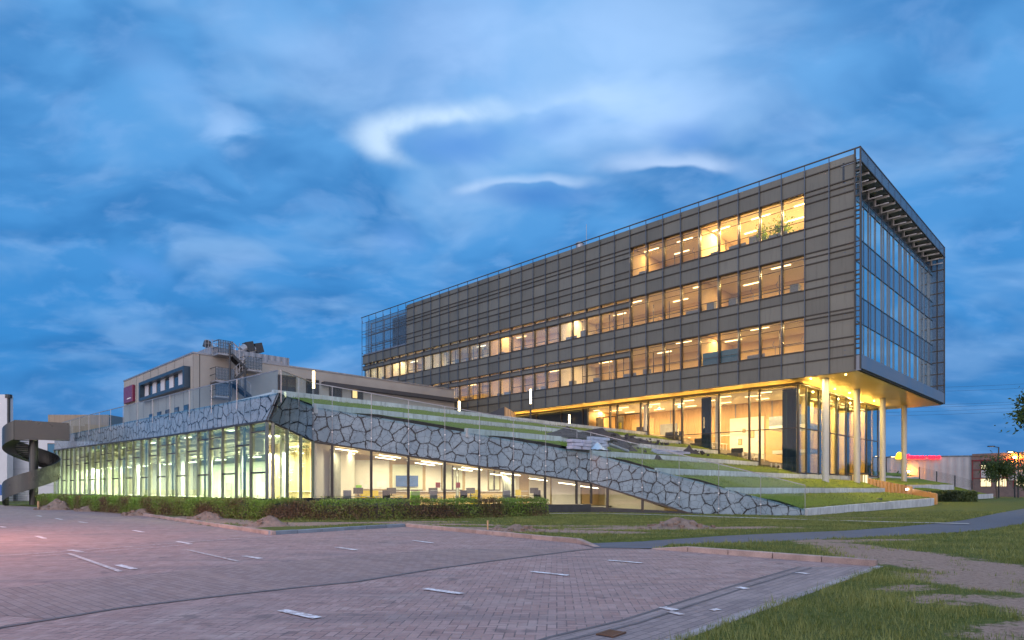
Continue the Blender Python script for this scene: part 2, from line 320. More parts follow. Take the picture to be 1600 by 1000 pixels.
# ---------------------------------------------------------------- mesh collecting
class MB:
    def __init__(s): s.v = []; s.f = []; s.mi = []; s.uv = []
    def add(s, vs, fs, mi=0, uvs=None):
        o = len(s.v); s.v += [Vector(v) for v in vs]
        for k, f in enumerate(fs):
            s.f.append([i+o for i in f]); s.mi.append(mi)
            s.uv.append(None if uvs is None else [uvs[i] for i in f])
        return s
    def hexa(s, p, mi=0):      # 8 points: bottom 4 ccw, top 4 ccw
        return s.add(p, [(3, 2, 1, 0), (4, 5, 6, 7), (0, 1, 5, 4), (1, 2, 6, 5), (2, 3, 7, 6), (3, 0, 4, 7)], mi)
    def box(s, x0, y0, z0, x1, y1, z1, mi=0):
        return s.hexa([(x0, y0, z0), (x1, y0, z0), (x1, y1, z0), (x0, y1, z0), (x0, y0, z1), (x1, y0, z1), (x1, y1, z1), (x0, y1, z1)], mi)
    def sbox(s, s0, t0, z0, s1, t1, z1, mi=0):   # box on the site grid
        a, b = min(s0, s1), max(s0, s1); c, d = min(t0, t1), max(t0, t1)
        return s.hexa([ST(a, c, z0), ST(b, c, z0), ST(b, d, z0), ST(a, d, z0), ST(a, c, z1), ST(b, c, z1), ST(b, d, z1), ST(a, d, z1)], mi)
    def wall(s, a, b, z0, z1, th, mi=0, z0b=None, z1b=None):  # upright slab along a->b; thickness to the left of a->b
        a = Vector(a); b = Vector(b); d = (b-a).to_2d().normalized(); n = Vector((-d.y, d.x, 0))*th
        z0b = z0 if z0b is None else z0b; z1b = z1 if z1b is None else z1b
        def p(v, z, o): return Vector((v.x, v.y, z))+(n if o else Vector())
        pts = [p(a, z0, 0), p(b, z0b, 0), p(b, z0b, 1), p(a, z0, 1), p(a, z1, 0), p(b, z1b, 0), p(b, z1b, 1), p(a, z1, 1)]
        if th < 0: pts = [pts[i] for i in (3, 2, 1, 0, 7, 6, 5, 4)]
        return s.hexa(pts, mi)
    def bar(s, a, b, w, h=None, mi=0, up=(0, 0, 1)):
        a = Vector(a); b = Vector(b); h = w if h is None else h; d = (b-a).normalized(); u = Vector(up)
        if abs(d.dot(u)) > .98: u = Vector((1, 0, 0)) if abs(d.x) < .9 else Vector((0, 1, 0))
        r = d.cross(u).normalized(); u = r.cross(d).normalized(); r = r*w/2; u = u*h/2
        return s.hexa([a-r-u, a+r-u, b+r-u, b-r-u, a-r+u, a+r+u, b+r+u, b-r+u], mi)
    def tube(s, a, b, r, r2=None, n=10, mi=0, cap=True):
        a = Vector(a); b = Vector(b); r2 = r if r2 is None else r2; d = (b-a).normalized()
        u = d.orthogonal().normalized(); w = d.cross(u); vs = []
        for c, rr in ((a, r), (b, r2)):
            for k in range(n): t = 2*math.pi*k/n; vs.append(c+(u*math.cos(t)+w*math.sin(t))*rr)
        fs = [(k, (k+1) % n, n+(k+1) % n, n+k) for k in range(n)]
        if cap: fs += [tuple(range(n-1, -1, -1)), tuple(range(n, 2*n))]
        return s.add(vs, fs, mi)
    def poly(s, pts, mi=0): return s.add(pts, [tuple(range(len(pts)))], mi)
    def prism(s, pts2, z0, z1, mi=0):     # pts2 ccw
        n = len(pts2); vs = [(p[0], p[1], z0) for p in pts2]+[(p[0], p[1], z1) for p in pts2]
        return s.add(vs, [tuple(range(n-1, -1, -1)), tuple(range(n, 2*n))]+[(k, (k+1) % n, n+(k+1) % n, n+k) for k in range(n)], mi)
    def build(s, name, mats, parent=None, smooth=False, origin=None, bevel=0):
        if not isinstance(mats, (list, tuple)): mats = [mats]
        if parent is not None:
            inv = world_of(parent).inverted(); vs = [inv @ v for v in s.v]; loc = None
        else:
            if origin is None:
                xs = [v.x for v in s.v]; ys = [v.y for v in s.v]; zs = [v.z for v in s.v]
                origin = Vector(((min(xs)+max(xs))/2, (min(ys)+max(ys))/2, min(zs)))
            loc = Vector(origin); vs = [v-loc for v in s.v]
        me = bpy.data.meshes.new(name); me.from_pydata([tuple(v) for v in vs], [], s.f)
        for m in mats: me.materials.append(M[m] if isinstance(m, str) else m)
        if len(mats) > 1: me.polygons.foreach_set('material_index', s.mi)
        if any(u is not None for u in s.uv):
            ul = me.uv_layers.new(name='uv'); i = 0
            for u, f in zip(s.uv, s.f):
                for k in range(len(f)):
                    ul.data[i].uv = u[k] if u else (0, 0); i += 1
        if smooth: me.polygons.foreach_set('use_smooth', [True]*len(me.polygons))
        me.update(); o = bpy.data.objects.new(name, me); COL.objects.link(o)
        if parent is not None: o.parent = parent
        else: o.location = loc
        if bevel:
            bm = o.modifiers.new('bevel', 'BEVEL'); bm.width = bevel; bm.segments = 1; bm.limit_method = 'ANGLE'
        return o
def world_of(o):
    m = Matrix.LocRotScale(o.location, o.rotation_euler, o.scale)
    return world_of(o.parent) @ m if o.parent else m
def tag(o, label=None, cat=None, group=None, kind=None):
    if label: o['label'] = label
    if cat: o['category'] = cat
    if group: o['group'] = group
    if kind: o['kind'] = kind
    return o
def thing(name, label, cat, loc=(0, 0, 0), rz=0, group=None):
    o = bpy.data.objects.new(name, None); COL.objects.link(o); o.location = Vector(loc); o.rotation_euler = (0, 0, rz); o.empty_display_size = .3
    return tag(o, label, cat, group)
def copy_thing(o, loc, rz=None, label=None, scale=None):
    c = o.copy(); COL.objects.link(c); c.location = Vector(loc)
    if rz is not None: c.rotation_euler = (0, 0, rz)
    if scale: c.scale = (scale,)*3
    if label: c['label'] = label
    for ch in list(o.children):
        k = ch.copy(); COL.objects.link(k); k.parent = c
        for g in ch.children:
            h = g.copy(); COL.objects.link(h); h.parent = k
    return c
def fastmesh(name, verts, faces_n, mat, parent=None, tone=None, loc=(0, 0, 0)):
    """many identical-size faces: verts (N,k,3)"""
    N, k = verts.shape[:2]; me = bpy.data.meshes.new(name)
    me.vertices.add(N*k); me.vertices.foreach_set('co', verts.reshape(-1).astype(np.float32))
    me.loops.add(N*k); me.loops.foreach_set('vertex_index', np.arange(N*k, dtype=np.int32))
    me.polygons.add(N); me.polygons.foreach_set('loop_start', np.arange(0, N*k, k, dtype=np.int32)); me.polygons.foreach_set('loop_total', np.full(N, k, dtype=np.int32))
    if tone is not None:
        a = me.attributes.new('tone', 'FLOAT', 'FACE'); a.data.foreach_set('value', tone.astype(np.float32))
    me.materials.append(M[mat]); me.update(calc_edges=True)
    o = bpy.data.objects.new(name, me); COL.objects.link(o); o.parent = parent; o.location = loc; return o
def leaf_quads(centers, size, rngs):
    N = len(centers); a = rngs.normal(size=(N, 3)); a /= np.linalg.norm(a, axis=1, keepdims=True)
    r = rngs.normal(size=(N, 3)); b = np.cross(a, r); b /= np.linalg.norm(b, axis=1, keepdims=True)
    sz = size*rngs.uniform(.6, 1.3, (N, 1)); a = a*sz; b = b*sz*.55
    return np.stack([centers-a, centers-b*.9, centers+a, centers+b*.9], axis=1)

def mat_grating():
    m = bpy.data.materials.new('steel_grating'); b = NB(nt(m)); o = b.n('ShaderNodeOutputMaterial'); t = b.n('ShaderNodeBsdfTransparent'); p = b.n('ShaderNodeBsdfPrincipled'); mx = b.n('ShaderNodeMixShader')
    p.inputs['Base Color'].default_value = (.10, .13, .17, 1); p.inputs['Metallic'].default_value = .5; p.inputs['Roughness'].default_value = .45; mx.inputs[0].default_value = .62
    b.l(t.outputs[0], mx.inputs[1]); b.l(p.outputs[0], mx.inputs[2]); b.l(mx.outputs[0], o.inputs[0]); return m
M['grating'] = mat_grating()

def area(p, sx, sy, power, col, rz=A, up_=False):
    """the real light of a ceiling fitting, strip or lamp"""
    l = bpy.data.lights.new('fitting_light', 'AREA'); l.shape = 'RECTANGLE'; l.size = sx; l.size_y = sy; l.energy = power; l.color = col
    o = bpy.data.objects.new('fitting_light', l); COL.objects.link(o); o.location = p; o.rotation_euler = (math.pi if up_ else 0, 0, rz); return o
WARM, GREENISH, NEUT, GOLD = (1, .67, .29), (.95, 1, .80), (1, .84, .56), (1, .56, .10)

def mat_mesh(name, dens, col):
    m = bpy.data.materials.new(name); b = NB(nt(m)); o = b.n('ShaderNodeOutputMaterial'); t = b.n('ShaderNodeBsdfTransparent'); p = b.n('ShaderNodeBsdfPrincipled'); mx = b.n('ShaderNodeMixShader')
    p.inputs['Base Color'].default_value = (*col, 1); p.inputs['Metallic'].default_value = .4; p.inputs['Roughness'].default_value = .4; mx.inputs[0].default_value = dens
    b.l(t.outputs[0], mx.inputs[1]); b.l(p.outputs[0], mx.inputs[2]); b.l(mx.outputs[0], o.inputs[0]); return m
M['screen_light'] = mat_mesh('open_metal_screen', .38, (.12, .17, .22)); M['screen_dense'] = mat_mesh('dense_metal_screen', .72, (.10, .14, .18))
# ================================================================ camera, sky, sun
cam = bpy.data.cameras.new('camera'); co = bpy.data.objects.new('camera', cam); COL.objects.link(co)
co.location = (0, 0, HC); co.rotation_euler = (R(90), 0, 0)
cam.sensor_width = 36; cam.lens = 36*FPX/1600; cam.shift_y = (HZ-500)/1600; cam.clip_end = 3000; cam.clip_start = .05
SC.camera = co
SC.view_settings.view_transform = 'Standard'; SC.view_settings.look = 'None'; SC.view_settings.exposure = 1.0; SC.view_settings.gamma = 1
SC.cycles.use_denoising = True; SC.cycles.max_bounces = 8; SC.cycles.transparent_max_bounces = 24; SC.cycles.glossy_bounces = 4
SC.cycles.sample_clamp_indirect = 6; SC.cycles.caustics_reflective = False; SC.cycles.caustics_refractive = False

world = bpy.data.worlds.new('World'); SC.world = world
b = NB(nt(world)); wo = b.n('ShaderNodeOutputWorld'); bg = b.n('ShaderNodeBackground'); b.l(bg.outputs[0], wo.inputs[0])
SUN_EL, SUN_ROT = R(4), R(205)
sky = b.n('ShaderNodeTexSky', sky_type='NISHITA', sun_disc=False); sky.sun_elevation = SUN_EL; sky.sun_rotation = SUN_ROT
sky.air_density = 1.4; sky.dust_density = 2.0; sky.ozone_density = 4.0
d = b.n('ShaderNodeTexCoord').outputs['Generated']; dx, dy, dz = b.sep(d)
zz = b.m('MAXIMUM', dz, 0.0)
inv = b.m('DIVIDE', 1.0, b.m('ADD', zz, .16))
u = b.m('MULTIPLY', dx, inv); v = b.m('MULTIPLY', dy, inv)
# clear-blue part of the dusk sky, lighter towards the zenith
base = b.mix(b.rng(zz, .0, .20), (.036, .120, .285), (.020, .128, .325))
base = b.mix(b.rng(zz, .16, .55), base, (.062, .192, .395))
# cloud sheet drawn out by the wind on a plane overhead
inv2 = b.m('DIVIDE', 1.0, b.m('ADD', zz, .30)); pl2 = b.comb(b.m('MULTIPLY', dx, inv2), b.m('MULTIPLY', dy, inv2), 0.0)
pl = b.comb(u, b.m('MULTIPLY', v, .75), 0.0)
warp = b.noise(pl2, 1.6, 3, .5, out='Color')
pw = b.vm('ADD', pl2, b.vm('SCALE', b.vm('SUBTRACT', warp, (.5, .5, .5)), scale=.34))
ps = b.n('ShaderNodeMapping'); b.l(pw, ps.inputs[0]); ps.inputs['Rotation'].default_value = (0, 0, R(-12)); ps.inputs['Scale'].default_value = (.95, 1.35, 1)
n1 = b.noise(ps.outputs[0], 2.1, 4, .5); n2 = b.noise(ps.outputs[0], 4.6, 4, .5); n3 = b.noise(pw, 1.3, 2, .5)
cl = b.m('MULTIPLY_ADD', n2, .40, b.m('MULTIPLY', n1, .60))
dark = b.rng(cl, .42, .60)               # heavier, darker blue banks
c1 = b.mix(b.m('MULTIPLY', dark, b.rng(zz, .0, .25, .45, .70)), base, (.013, .088, .245))
lite = b.rng(b.m('MULTIPLY_ADD', n3, .40, b.m('MULTIPLY', b.noise(ps.outputs[0], 3.4, 4, .5), .60)), .47, .63)
c1 = b.mix(b.m('MULTIPLY', lite, b.rng(zz, .03, .42, .22, .66)), c1, (.150, .268, .445))
fine_n = b.noise(ps.outputs[0], 9.0, 4, .55); fine = b.rng(fine_n, .48, .70)
c1 = b.mix(b.m('MULTIPLY', fine, b.rng(zz, .05, .30, .10, .20)), c1, (.16, .27, .47))
# brighter gap in the cloud with shining rims, high ahead
sw = b.noise(pl, 2.4, 3, .5, out='Color'); sw2 = b.noise(pl, 9.0, 3, .5, out='Color')
pw2 = b.vm('ADD', pl, b.vm('ADD', b.vm('SCALE', b.vm('SUBTRACT', sw, (.5, .5, .5)), scale=.13), b.vm('SCALE', b.vm('SUBTRACT', sw2, (.5, .5, .5)), scale=.035)))
def lobe(px, py, rx, ry, ang=0.0):
    D = Vector((q(px), 1, (HZ-py)/FPX)); D.normalize(); k = 1/(D.z+.16); cu, cv = D.x*k, D.y*k*.75
    s_ = b.sep(pw2); a, c_ = b.m('SUBTRACT', s_[0], cu), b.m('SUBTRACT', s_[1], cv)
    ca, sa = math.cos(ang), math.sin(ang)
    x_ = b.m('DIVIDE', b.m('ADD', b.m('MULTIPLY', a, ca), b.m('MULTIPLY', c_, sa)), rx); y_ = b.m('DIVIDE', b.m('SUBTRACT', b.m('MULTIPLY', c_, ca), b.m('MULTIPLY', a, sa)), ry)
    return b.m('SQRT', b.m('ADD', b.m('MULTIPLY', x_, x_), b.m('MULTIPLY', y_, y_))), x_, y_
def soft(px, py, rx, ry, amount, col, mod=None):
    global c1
    f_ = b.m('MULTIPLY', b.rng(lobe(px, py, rx, ry)[0], .0, 1.0, 1, 0), amount)
    if mod is not None: f_ = b.m('MULTIPLY', f_, mod)
    c1 = b.mix(f_, c1, col)
def rim(px, py, rx, ry, dirx, diry, lo, hi, gain, col, inner=.80, outer=1.75, mod=None):
    global c1
    r_, x_, y_ = lobe(px, py, rx, ry)
    f_ = b.m('MULTIPLY', b.rng(r_, inner, 1.0, 0, 1), b.rng(r_, 1.0, outer, 1, 0))
    side = b.rng(b.m('ADD', b.m('MULTIPLY', x_, dirx), b.m('MULTIPLY', y_, diry)), lo, hi)
    f_ = b.m('MULTIPLY', b.m('MULTIPLY', f_, side), gain)
    if mod is not None: f_ = b.m('MULTIPLY', f_, mod)
    c1 = b.mix(f_, c1, col)
puff = b.rng(n2, .36, .60, .45, 1.0)
soft(900, 130, .62, .26, .9, (.20, .33, .53), puff)
soft(1000, 190, .30, .13, .7, (.24, .36, .55), puff)
soft(760, 60, .40, .16, .45, (.19, .31, .52), puff)
soft(715, 215, .20, .085, .9, (.060, .165, .385)); soft(860, 190, .10, .05, .55, (.07, .18, .40)); soft(840, 310, .26, .075, .75, (.030, .115, .315)); soft(1075, 215, .12, .06, .6, (.05, .15, .37)); 
streak = b.rng(n1, .34, .52, .55, 1.0)
rim(715, 218, .165, .078, -.75, -.75, -.35, .7, .80, (.34, .44, .55), .66, 1.55, b.m('MULTIPLY', streak, b.rng(fine_n, .25, .62, .45, 1.0)))
rim(860, 200, .13, .060, -.2, -1.0, .1, .9, .40, (.30, .41, .55), .75, 1.9, puff)
rim(835, 318, .16, .070, -.3, -1.0, .25, .95, .85, (.34, .43, .56), .82, 1.45, puff)
rim(1040, 300, .17, .075, .1, -1.0, .25, .95, .65, (.31, .40, .55), .8, 1.7, puff)
soft(365, 205, .10, .075, .7, (.19, .31, .50), b.rng(fine_n, .36, .62, .1, 1.0)); soft(440, 60, .17, .10, .55, (.19, .32, .52), puff); soft(250, 130, .10, .12, .5, (.13, .26, .48), puff); soft(620, 385, .10, .10, .5, (.10, .22, .45), puff); soft(220, 420, .10, .12, .4, (.08, .20, .44), puff)
warm = b.rng(b.m('MULTIPLY', dy, -1.0), -.25, .85)           # the bright western sky behind the camera
glow = b.mix(b.rng(zz, .02, .6), (.90, .68, .66), (.50, .62, .86))
c1 = b.mix(b.m('MULTIPLY', warm, 1.0), c1, b.mix(b.m('MULTIPLY', dark, .4), glow, (.34, .42, .58)))
zen = b.rng(zz, .62, .95)
c1 = b.mix(zen, c1, b.mix(b.m('MULTIPLY', dark, .3), (.27, .40, .62), (.15, .26, .48)))
nish = b.vm('SCALE', sky.outputs[0], scale=.006)
b.l(b.vm('ADD', c1, nish), bg.inputs[0]); bg.inputs[1].default_value = 1.0

sl = bpy.data.lights.new('sun', 'SUN'); so = bpy.data.objects.new('sun', sl); COL.objects.link(so)
sl.energy = .35; sl.angle = R(45); sl.color = (1, .86, .84)
az = SUN_ROT; sd = Vector((math.sin(az)*math.cos(R(22)), math.cos(az)*math.cos(R(22)), math.sin(R(22))))
so.rotation_euler = sd.to_track_quat('Z', 'Y').to_euler(); so.location = sd*200

# ================================================================ ground
KP = [G(219, 803.8), G(250, 810), G(424, 836), G(634, 823), G(900, 849), G(929, 855), G(1017, 858), G(1369, 885), G(1049, 998)]
LOT = [(-140, 63), (q(0)*61.5, 61.5), (q(58)*53, 53), (KP[0].x, KP[0].y), (KP[1].x, KP[1].y), (KP[2].x, KP[2].y), (KP[3].x, KP[3].y), (KP[4].x, KP[4].y), (KP[5].x, KP[5].y), (KP[6].x, KP[6].y), (KP[7].x, KP[7].y), (KP[8].x, KP[8].y),
       (-3.5, .6), (-9, -6), (-140, -6)]
LP = np.array(LOT)
def in_poly(x, y, poly):
    ins = np.zeros(x.shape, bool); n = len(poly)
    for i in range(n):
        x1, y1 = poly[i]; x2, y2 = poly[(i+1) % n]
        c = ((y1 > y) != (y2 > y)) & (x < (x2-x1)*(y-y1)/((y2-y1) if y2 != y1 else 1e-9)+x1); ins ^= c
    return ins
def dist_poly(x, y, poly, closed=True):
    dd = np.full(x.shape, 1e9); n = len(poly)
    for i in range(n if closed else n-1):
        a = np.array(poly[i][:2]); c = np.array(poly[(i+1) % n][:2]); e = c-a; L = (e**2).sum()
        t = np.clip(((x-a[0])*e[0]+(y-a[1])*e[1])/L, 0, 1); dd = np.minimum(dd, np.hypot(x-a[0]-t*e[0], y-a[1]-t*e[1]))
    return dd
def sm(x, a, b): t = np.clip((x-a)/(b-a), 0, 1); return t*t*(3-2*t)
# path: edge lines taken from the photograph's ground plane
PU = [G(905, 850), G(1000, 846.5), G(1137, 839.5), G(1230, 836.5), G(1322, 833), G(1400, 827), G(1470, 820.5), G(1507, 815.5), G(1560, 804), G(1640, 789)]
PLo = [G(929, 856.5), G(1017, 857.5), G(1137, 853), G(1276, 847.5), G(1350, 844), G(1415, 841), G(1475, 837.5), G(1530, 833), G(1600, 822), G(1700, 800)]
PATH = [(p.x, p.y) for p in PU]+[(p.x, p.y) for p in reversed(PLo)]
DIRT = [  # centre, radii, rotation, strength
 (Vector((8.3, 12.6, 0)), 6.6, 1.35, 1.60, .82), (Vector((7.6, 9.3, 0)), 2.6, 1.2, 1.9, .82), (Vector((6.4, 7.2, 0)), 1.8, .9, 1.2, .72), (Vector((5.2, 6.4, 0)), 1.2, .6, .3, .5), (G(1500, 945), 1.0, .6, .2, .6), (G(1420, 925), .8, .5, .3, .55), (Vector((8.6, 8.6, 0)), 2.2, 1.0, .3, .75), (Vector((9.3, 17.5, 0)), 3.0, .5, .2, .7), (Vector((10.5, 10.5, 0)), 1.6, .7, .4, .6),
 (G(1060, 829), 5.5, 1.0, .1, .85), (G(800, 832), 6, 1.1, -.35, .8), (G(660, 822), 4.5, .8, -.3, .8), (G(560, 820), 6, .9, .2, .75), (G(450, 824), 4.5, 1.2, .7, .95), (G(330, 815), 6, 1.3, -.85, .95), (G(240, 803), 7, 1.5, -.85, .95), (G(130, 797), 12, 2.2, -.9, .95), (G(950, 826), 6, .8, -.1, .6), (G(1250, 812), 8, .5, .0, .55), (G(980, 852), 1.6, .4, -.2, .5)]
def dirt_at(x, y):
    d_ = np.zeros(x.shape)
    for c, ra, rb, rot, st in DIRT:
        ux, uy = x-c.x, y-c.y; ca, sa = math.cos(rot), math.sin(rot)
        r = np.hypot((ux*ca+uy*sa)/ra, (-ux*sa+uy*ca)/rb); d_ = np.maximum(d_, st*(1-sm(r, .45, 1.25)))
    return d_
def ground_z(x, y):
    inside = in_poly(x, y, LOT); dl = dist_poly(x, y, LOT)
    flush = dist_poly(x, y, [LOT[10], LOT[11], LOT[12]], False); kf = sm(flush, .3, 3.0)
    z = np.where(inside, -.05, .085*sm(dl, .10, .35)*(.25+.75*kf)+.005)
    n_ = np.sin(x*1.3+y*.7)*np.sin(y*1.1-x*.4)*.012+np.sin(x*4.1+y*2.7)*np.sin(y*3.3)*.006
    z = np.where(inside, z, z+n_*sm(dl, .2, 1.0)*(1-sm(y, 35, 45)))
    z = z+.25*sm(x, 26, 36)*sm(y, 52, 58)
    pth = in_poly(x, y, PATH); return np.where(pth & ~inside, -.05, z)
def build_ground():
    xs = np.concatenate([np.linspace(-1500, -60, 10, False), np.linspace(-60, -12, 60, False), np.linspace(-12, 24, 190, False), np.linspace(24, 90, 90, False), np.linspace(90, 1500, 12)])
    ys = np.concatenate([np.linspace(-60, 3, 10, False), np.linspace(3, 36, 190, False), np.linspace(36, 100, 90, False), np.linspace(100, 1800, 14)])
    X, Y = np.meshgrid(xs, ys); Z = ground_z(X.ravel(), Y.ravel()); n, m_ = len(xs), len(ys)
    v = np.stack([X.ravel(), Y.ravel(), Z], 1); me = bpy.data.meshes.new('ground')
    ii = (np.arange(m_-1)[:, None]*n+np.arange(n-1)[None]).ravel(); f = np.stack([ii, ii+1, ii+n+1, ii+n], 1).astype(np.int32)
    me.vertices.add(len(v)); me.vertices.foreach_set('co', v.ravel().astype(np.float32)); N = len(f)
    me.loops.add(N*4); me.loops.foreach_set('vertex_index', f.ravel()); me.polygons.add(N)
    me.polygons.foreach_set('loop_start', np.arange(0, N*4, 4, dtype=np.int32)); me.polygons.foreach_set('loop_total', np.full(N, 4, dtype=np.int32))
    a = me.attributes.new('dirt', 'FLOAT', 'POINT'); a.data.foreach_set('value', dirt_at(v[:, 0], v[:, 1]).astype(np.float32))
    me.materials.append(M['ground']); me.polygons.foreach_set('use_smooth', [True]*N); me.update(calc_edges=True)
    o = bpy.data.objects.new('ground', me); COL.objects.link(o); tag(o, kind='structure')
build_ground()
def gz(x, y): return float(ground_z(np.array([x]), np.array([y]))[0])

lot = tag(MB().poly([(x, y, 0) for x, y in LOT]).build('parking_lot', 'herring', origin=(0, 0, 0)), kind='structure')
# drive lane between the two rows of bays
GL = [(-30, 951), (80, 968), (187, 950.6), (328, 933.4), (469, 917.8), (556, 909.5), (600, 902), (681, 889), (775, 876), (900, 860.5), (929, 857.5)]
gl = [G(px, py) for px, py in GL[1:]]; gl = [gl[0]+(gl[0]-gl[1])*3]+gl
far = [G(900, 851), G(760, 842), G(634, 824.5), G(500, 833), G(424, 838)]
aisle_far = [gl[-1], G(640, 872), G(420, 866), G(120, 880), G(-120, 900)]
aisle_far = [gl[-1], G(700, 858), G(560, 868), G(420, 880), G(190, 900), G(-40, 925), G(-200, 945)]
MB().poly([p+Vector((0, 0, .004)) for p in gl]+[p+Vector((0, 0, .004)) for p in aisle_far[1:][::1]] if False else [p+Vector((0, 0, .004)) for p in (gl[1:] + aisle_far[1:])]).build('drive_lane', 'aisle', lot)
def ribbon(mb, pts, w, z):
    for i in range(len(pts)-1):
        a, c = pts[i], pts[i+1]; d0 = (pts[min(i+1, len(pts)-1)]-pts[max(i-1, 0)]).to_2d().normalized(); d1 = (pts[min(i+2, len(pts)-1)]-pts[i]).to_2d().normalized()
        n0 = Vector((-d0.y, d0.x, 0))*w/2; n1_ = Vector((-d1.y, d1.x, 0))*w/2; Z = Vector((0, 0, z))
        mb.add([a-n0+Z, c-n1_+Z, c+n1_+Z, a+n0+Z], [(0, 1, 2, 3)])
m_ = MB(); ribbon(m_, gl, .10, .008); m_.build('gutter_line', 'gutter', lot)
g2 = [G(px, py) for px, py in ((800, 1016), (860, 996), (971, 970.5), (1045, 947), (1156, 912.6), (1250, 886))]
strip = [g2[0]+Vector((-.6, -.9, 0))]+g2+[G(1366, 886.5), G(1047, 998)]+[G(960, 1040)]
MB().poly([p+Vector((0, 0, .004)) for p in strip]).build('edge_strip', 'strip', lot)
m_ = MB(); ribbon(m_, g2, .05, .009); ribbon(m_, [p+Vector((.16, -.14, 0)) for p in g2], .04, .009); m_.build('gutter_line', 'gutter', lot)
def dash(mb, x1, y1, x2, y2, w):
    a, c = G(x1, y1), G(x2, y2); ribbon(mb, [a, c], w, .014)
m_ = MB()
for x1, y1, x2, y2 in ((440, 954.5, 496, 967), (664, 921, 722, 929), (831, 894, 888, 900), (949, 876, 1003, 880.5), (525, 855.6, 556, 860), (645, 845, 676, 849), (380, 869.4, 407, 873.5), (184, 883.5, 210, 890),
                       (57, 838, 70, 842), (208, 829, 224, 832), (87, 810.4, 97, 812.2), (123, 815.6, 136, 817.3), (108, 859.8, 127, 863), (277, 846.5, 298, 850.5), (0, 823, 8, 824.5), (58, 806, 65, 807.2),
                       (1035, 950, 1055, 955), (1153, 918.4, 1167, 921), (1245, 895.4, 1263, 897.5), (1113, 953, 1122, 955)):
    dash(m_, x1, y1, x2, y2, .13)
m_.build('bay_marking', 'paint', lot)
m_ = MB(); ribbon(m_, [G(px, py) for px, py in ((-30, 870), (40, 866.5), (125, 860), (225, 853), (300, 847), (425, 838.5))], .09, .012)
ribbon(m_, [G(px, py) for px, py in ((50, 869.5), (130, 864), (225, 857.2), (300, 851))], .06, .012)
dash(m_, 108, 865.6, 188, 894, .09); dash(m_, 294, 860, 373, 878, .08); dash(m_, 1046, 957, 1066, 962, .1); m_.build('faded_marking', 'paint_faded', lot)

def kerb(pts, mat, w=.16, h=.13, seg=1.0, taper=None):
    mb = MB(); o_ = []
    for i in range(len(pts)-1):
        a, c = pts[i], pts[i+1]; L = (c-a).length; n = max(1, round(L/seg)); dr = (c-a)/L
        for k in range(n):
            p0 = a+dr*(L*k/n+.008); p1 = a+dr*(L*(k+1)/n-.008); h0 = h1 = h+random.uniform(-.006, .006)
            if taper == 'end' and i == len(pts)-2 and k >= n-1: h1 = .02
            if taper == 'start' and i == 0 and k == 0: h0 = .02
            nn = Vector((-dr.y, dr.x, 0)); off = nn*random.uniform(-.006, .006)
            mb.wall(p0+off, p1+off, -.05, h0, w, z1b=h1)
    ob = mb.build('kerb', mat, bevel=.012); tag(ob, kind='structure'); return ob
kerb([KP[1]+Vector((-3.5, 4.2, 0)), KP[1], KP[2]], 'kerb_red'); kerb([KP[2], KP[3]], 'kerb_grey', .2, .12); kerb([KP[3], KP[4], KP[5]], 'kerb_red', taper='end')
kerb([KP[6], KP[7]], 'kerb_red', taper='start')
e0 = KP[7]; e1 = KP[8]+(KP[8]-KP[7])*.5
kerb([e0, e1], 'edge_stone', .13, .022, 1.0)
m_ = MB()
for i in range(len(PU)-1):
    zp = [.012, .012, .055, .08]+[.085]*9
    m_.add([Vector((p.x, p.y, zz0)) for zz0, p in ((zp[i], PLo[i]), (zp[i+1], PLo[i+1]), (zp[i+1], PU[i+1]), (zp[i], PU[i]))], [(0, 1, 2, 3)])
tag(m_.build('path', 'asphalt'), kind='structure')
WL = [G(855, 802.6, .1), G(923, 802, .1), G(1010, 804, .1), G(1096, 806.5, .1), G(1180, 809.5, .1), G(1258, 812, .1), G(1400, 816, .1), G(1514, 818.5, .1)]
m_ = MB(); ribbon(m_, WL, .55, .012); tag(m_.build('pavement', 'slabs'), kind='structure')
dg = thing('drain_grate', 'small rusty slotted drain grate set into the paved gutter near the lawn', 'drain grate', G(955, 992))
gc = G(955, 992); dn = (g2[3]-g2[2]).normalized(); nn = Vector((-dn.y, dn.x, 0))
m_ = MB().wall(gc-dn*.13-nn*.09, gc+dn*.13-nn*.09, 0, .012, .18); m_.build('pit', 'cable', dg)
m_ = MB()
for k in range(8): m_.bar(gc+dn*(-.115+.033*k)-nn*.085+Vector((0, 0, .017)), gc+dn*(-.115+.033*k)+nn*.085+Vector((0, 0, .017)), .014, .012)
for sgn in (-1, 1): m_.bar(gc-dn*.135+nn*.09*sgn+Vector((0, 0, .016)), gc+dn*.135+nn*.09*sgn+Vector((0, 0, .016)), .02, .016)
m_.build('grate', plain('rusty_iron', (.16, .09, .06), .7, .4), dg)

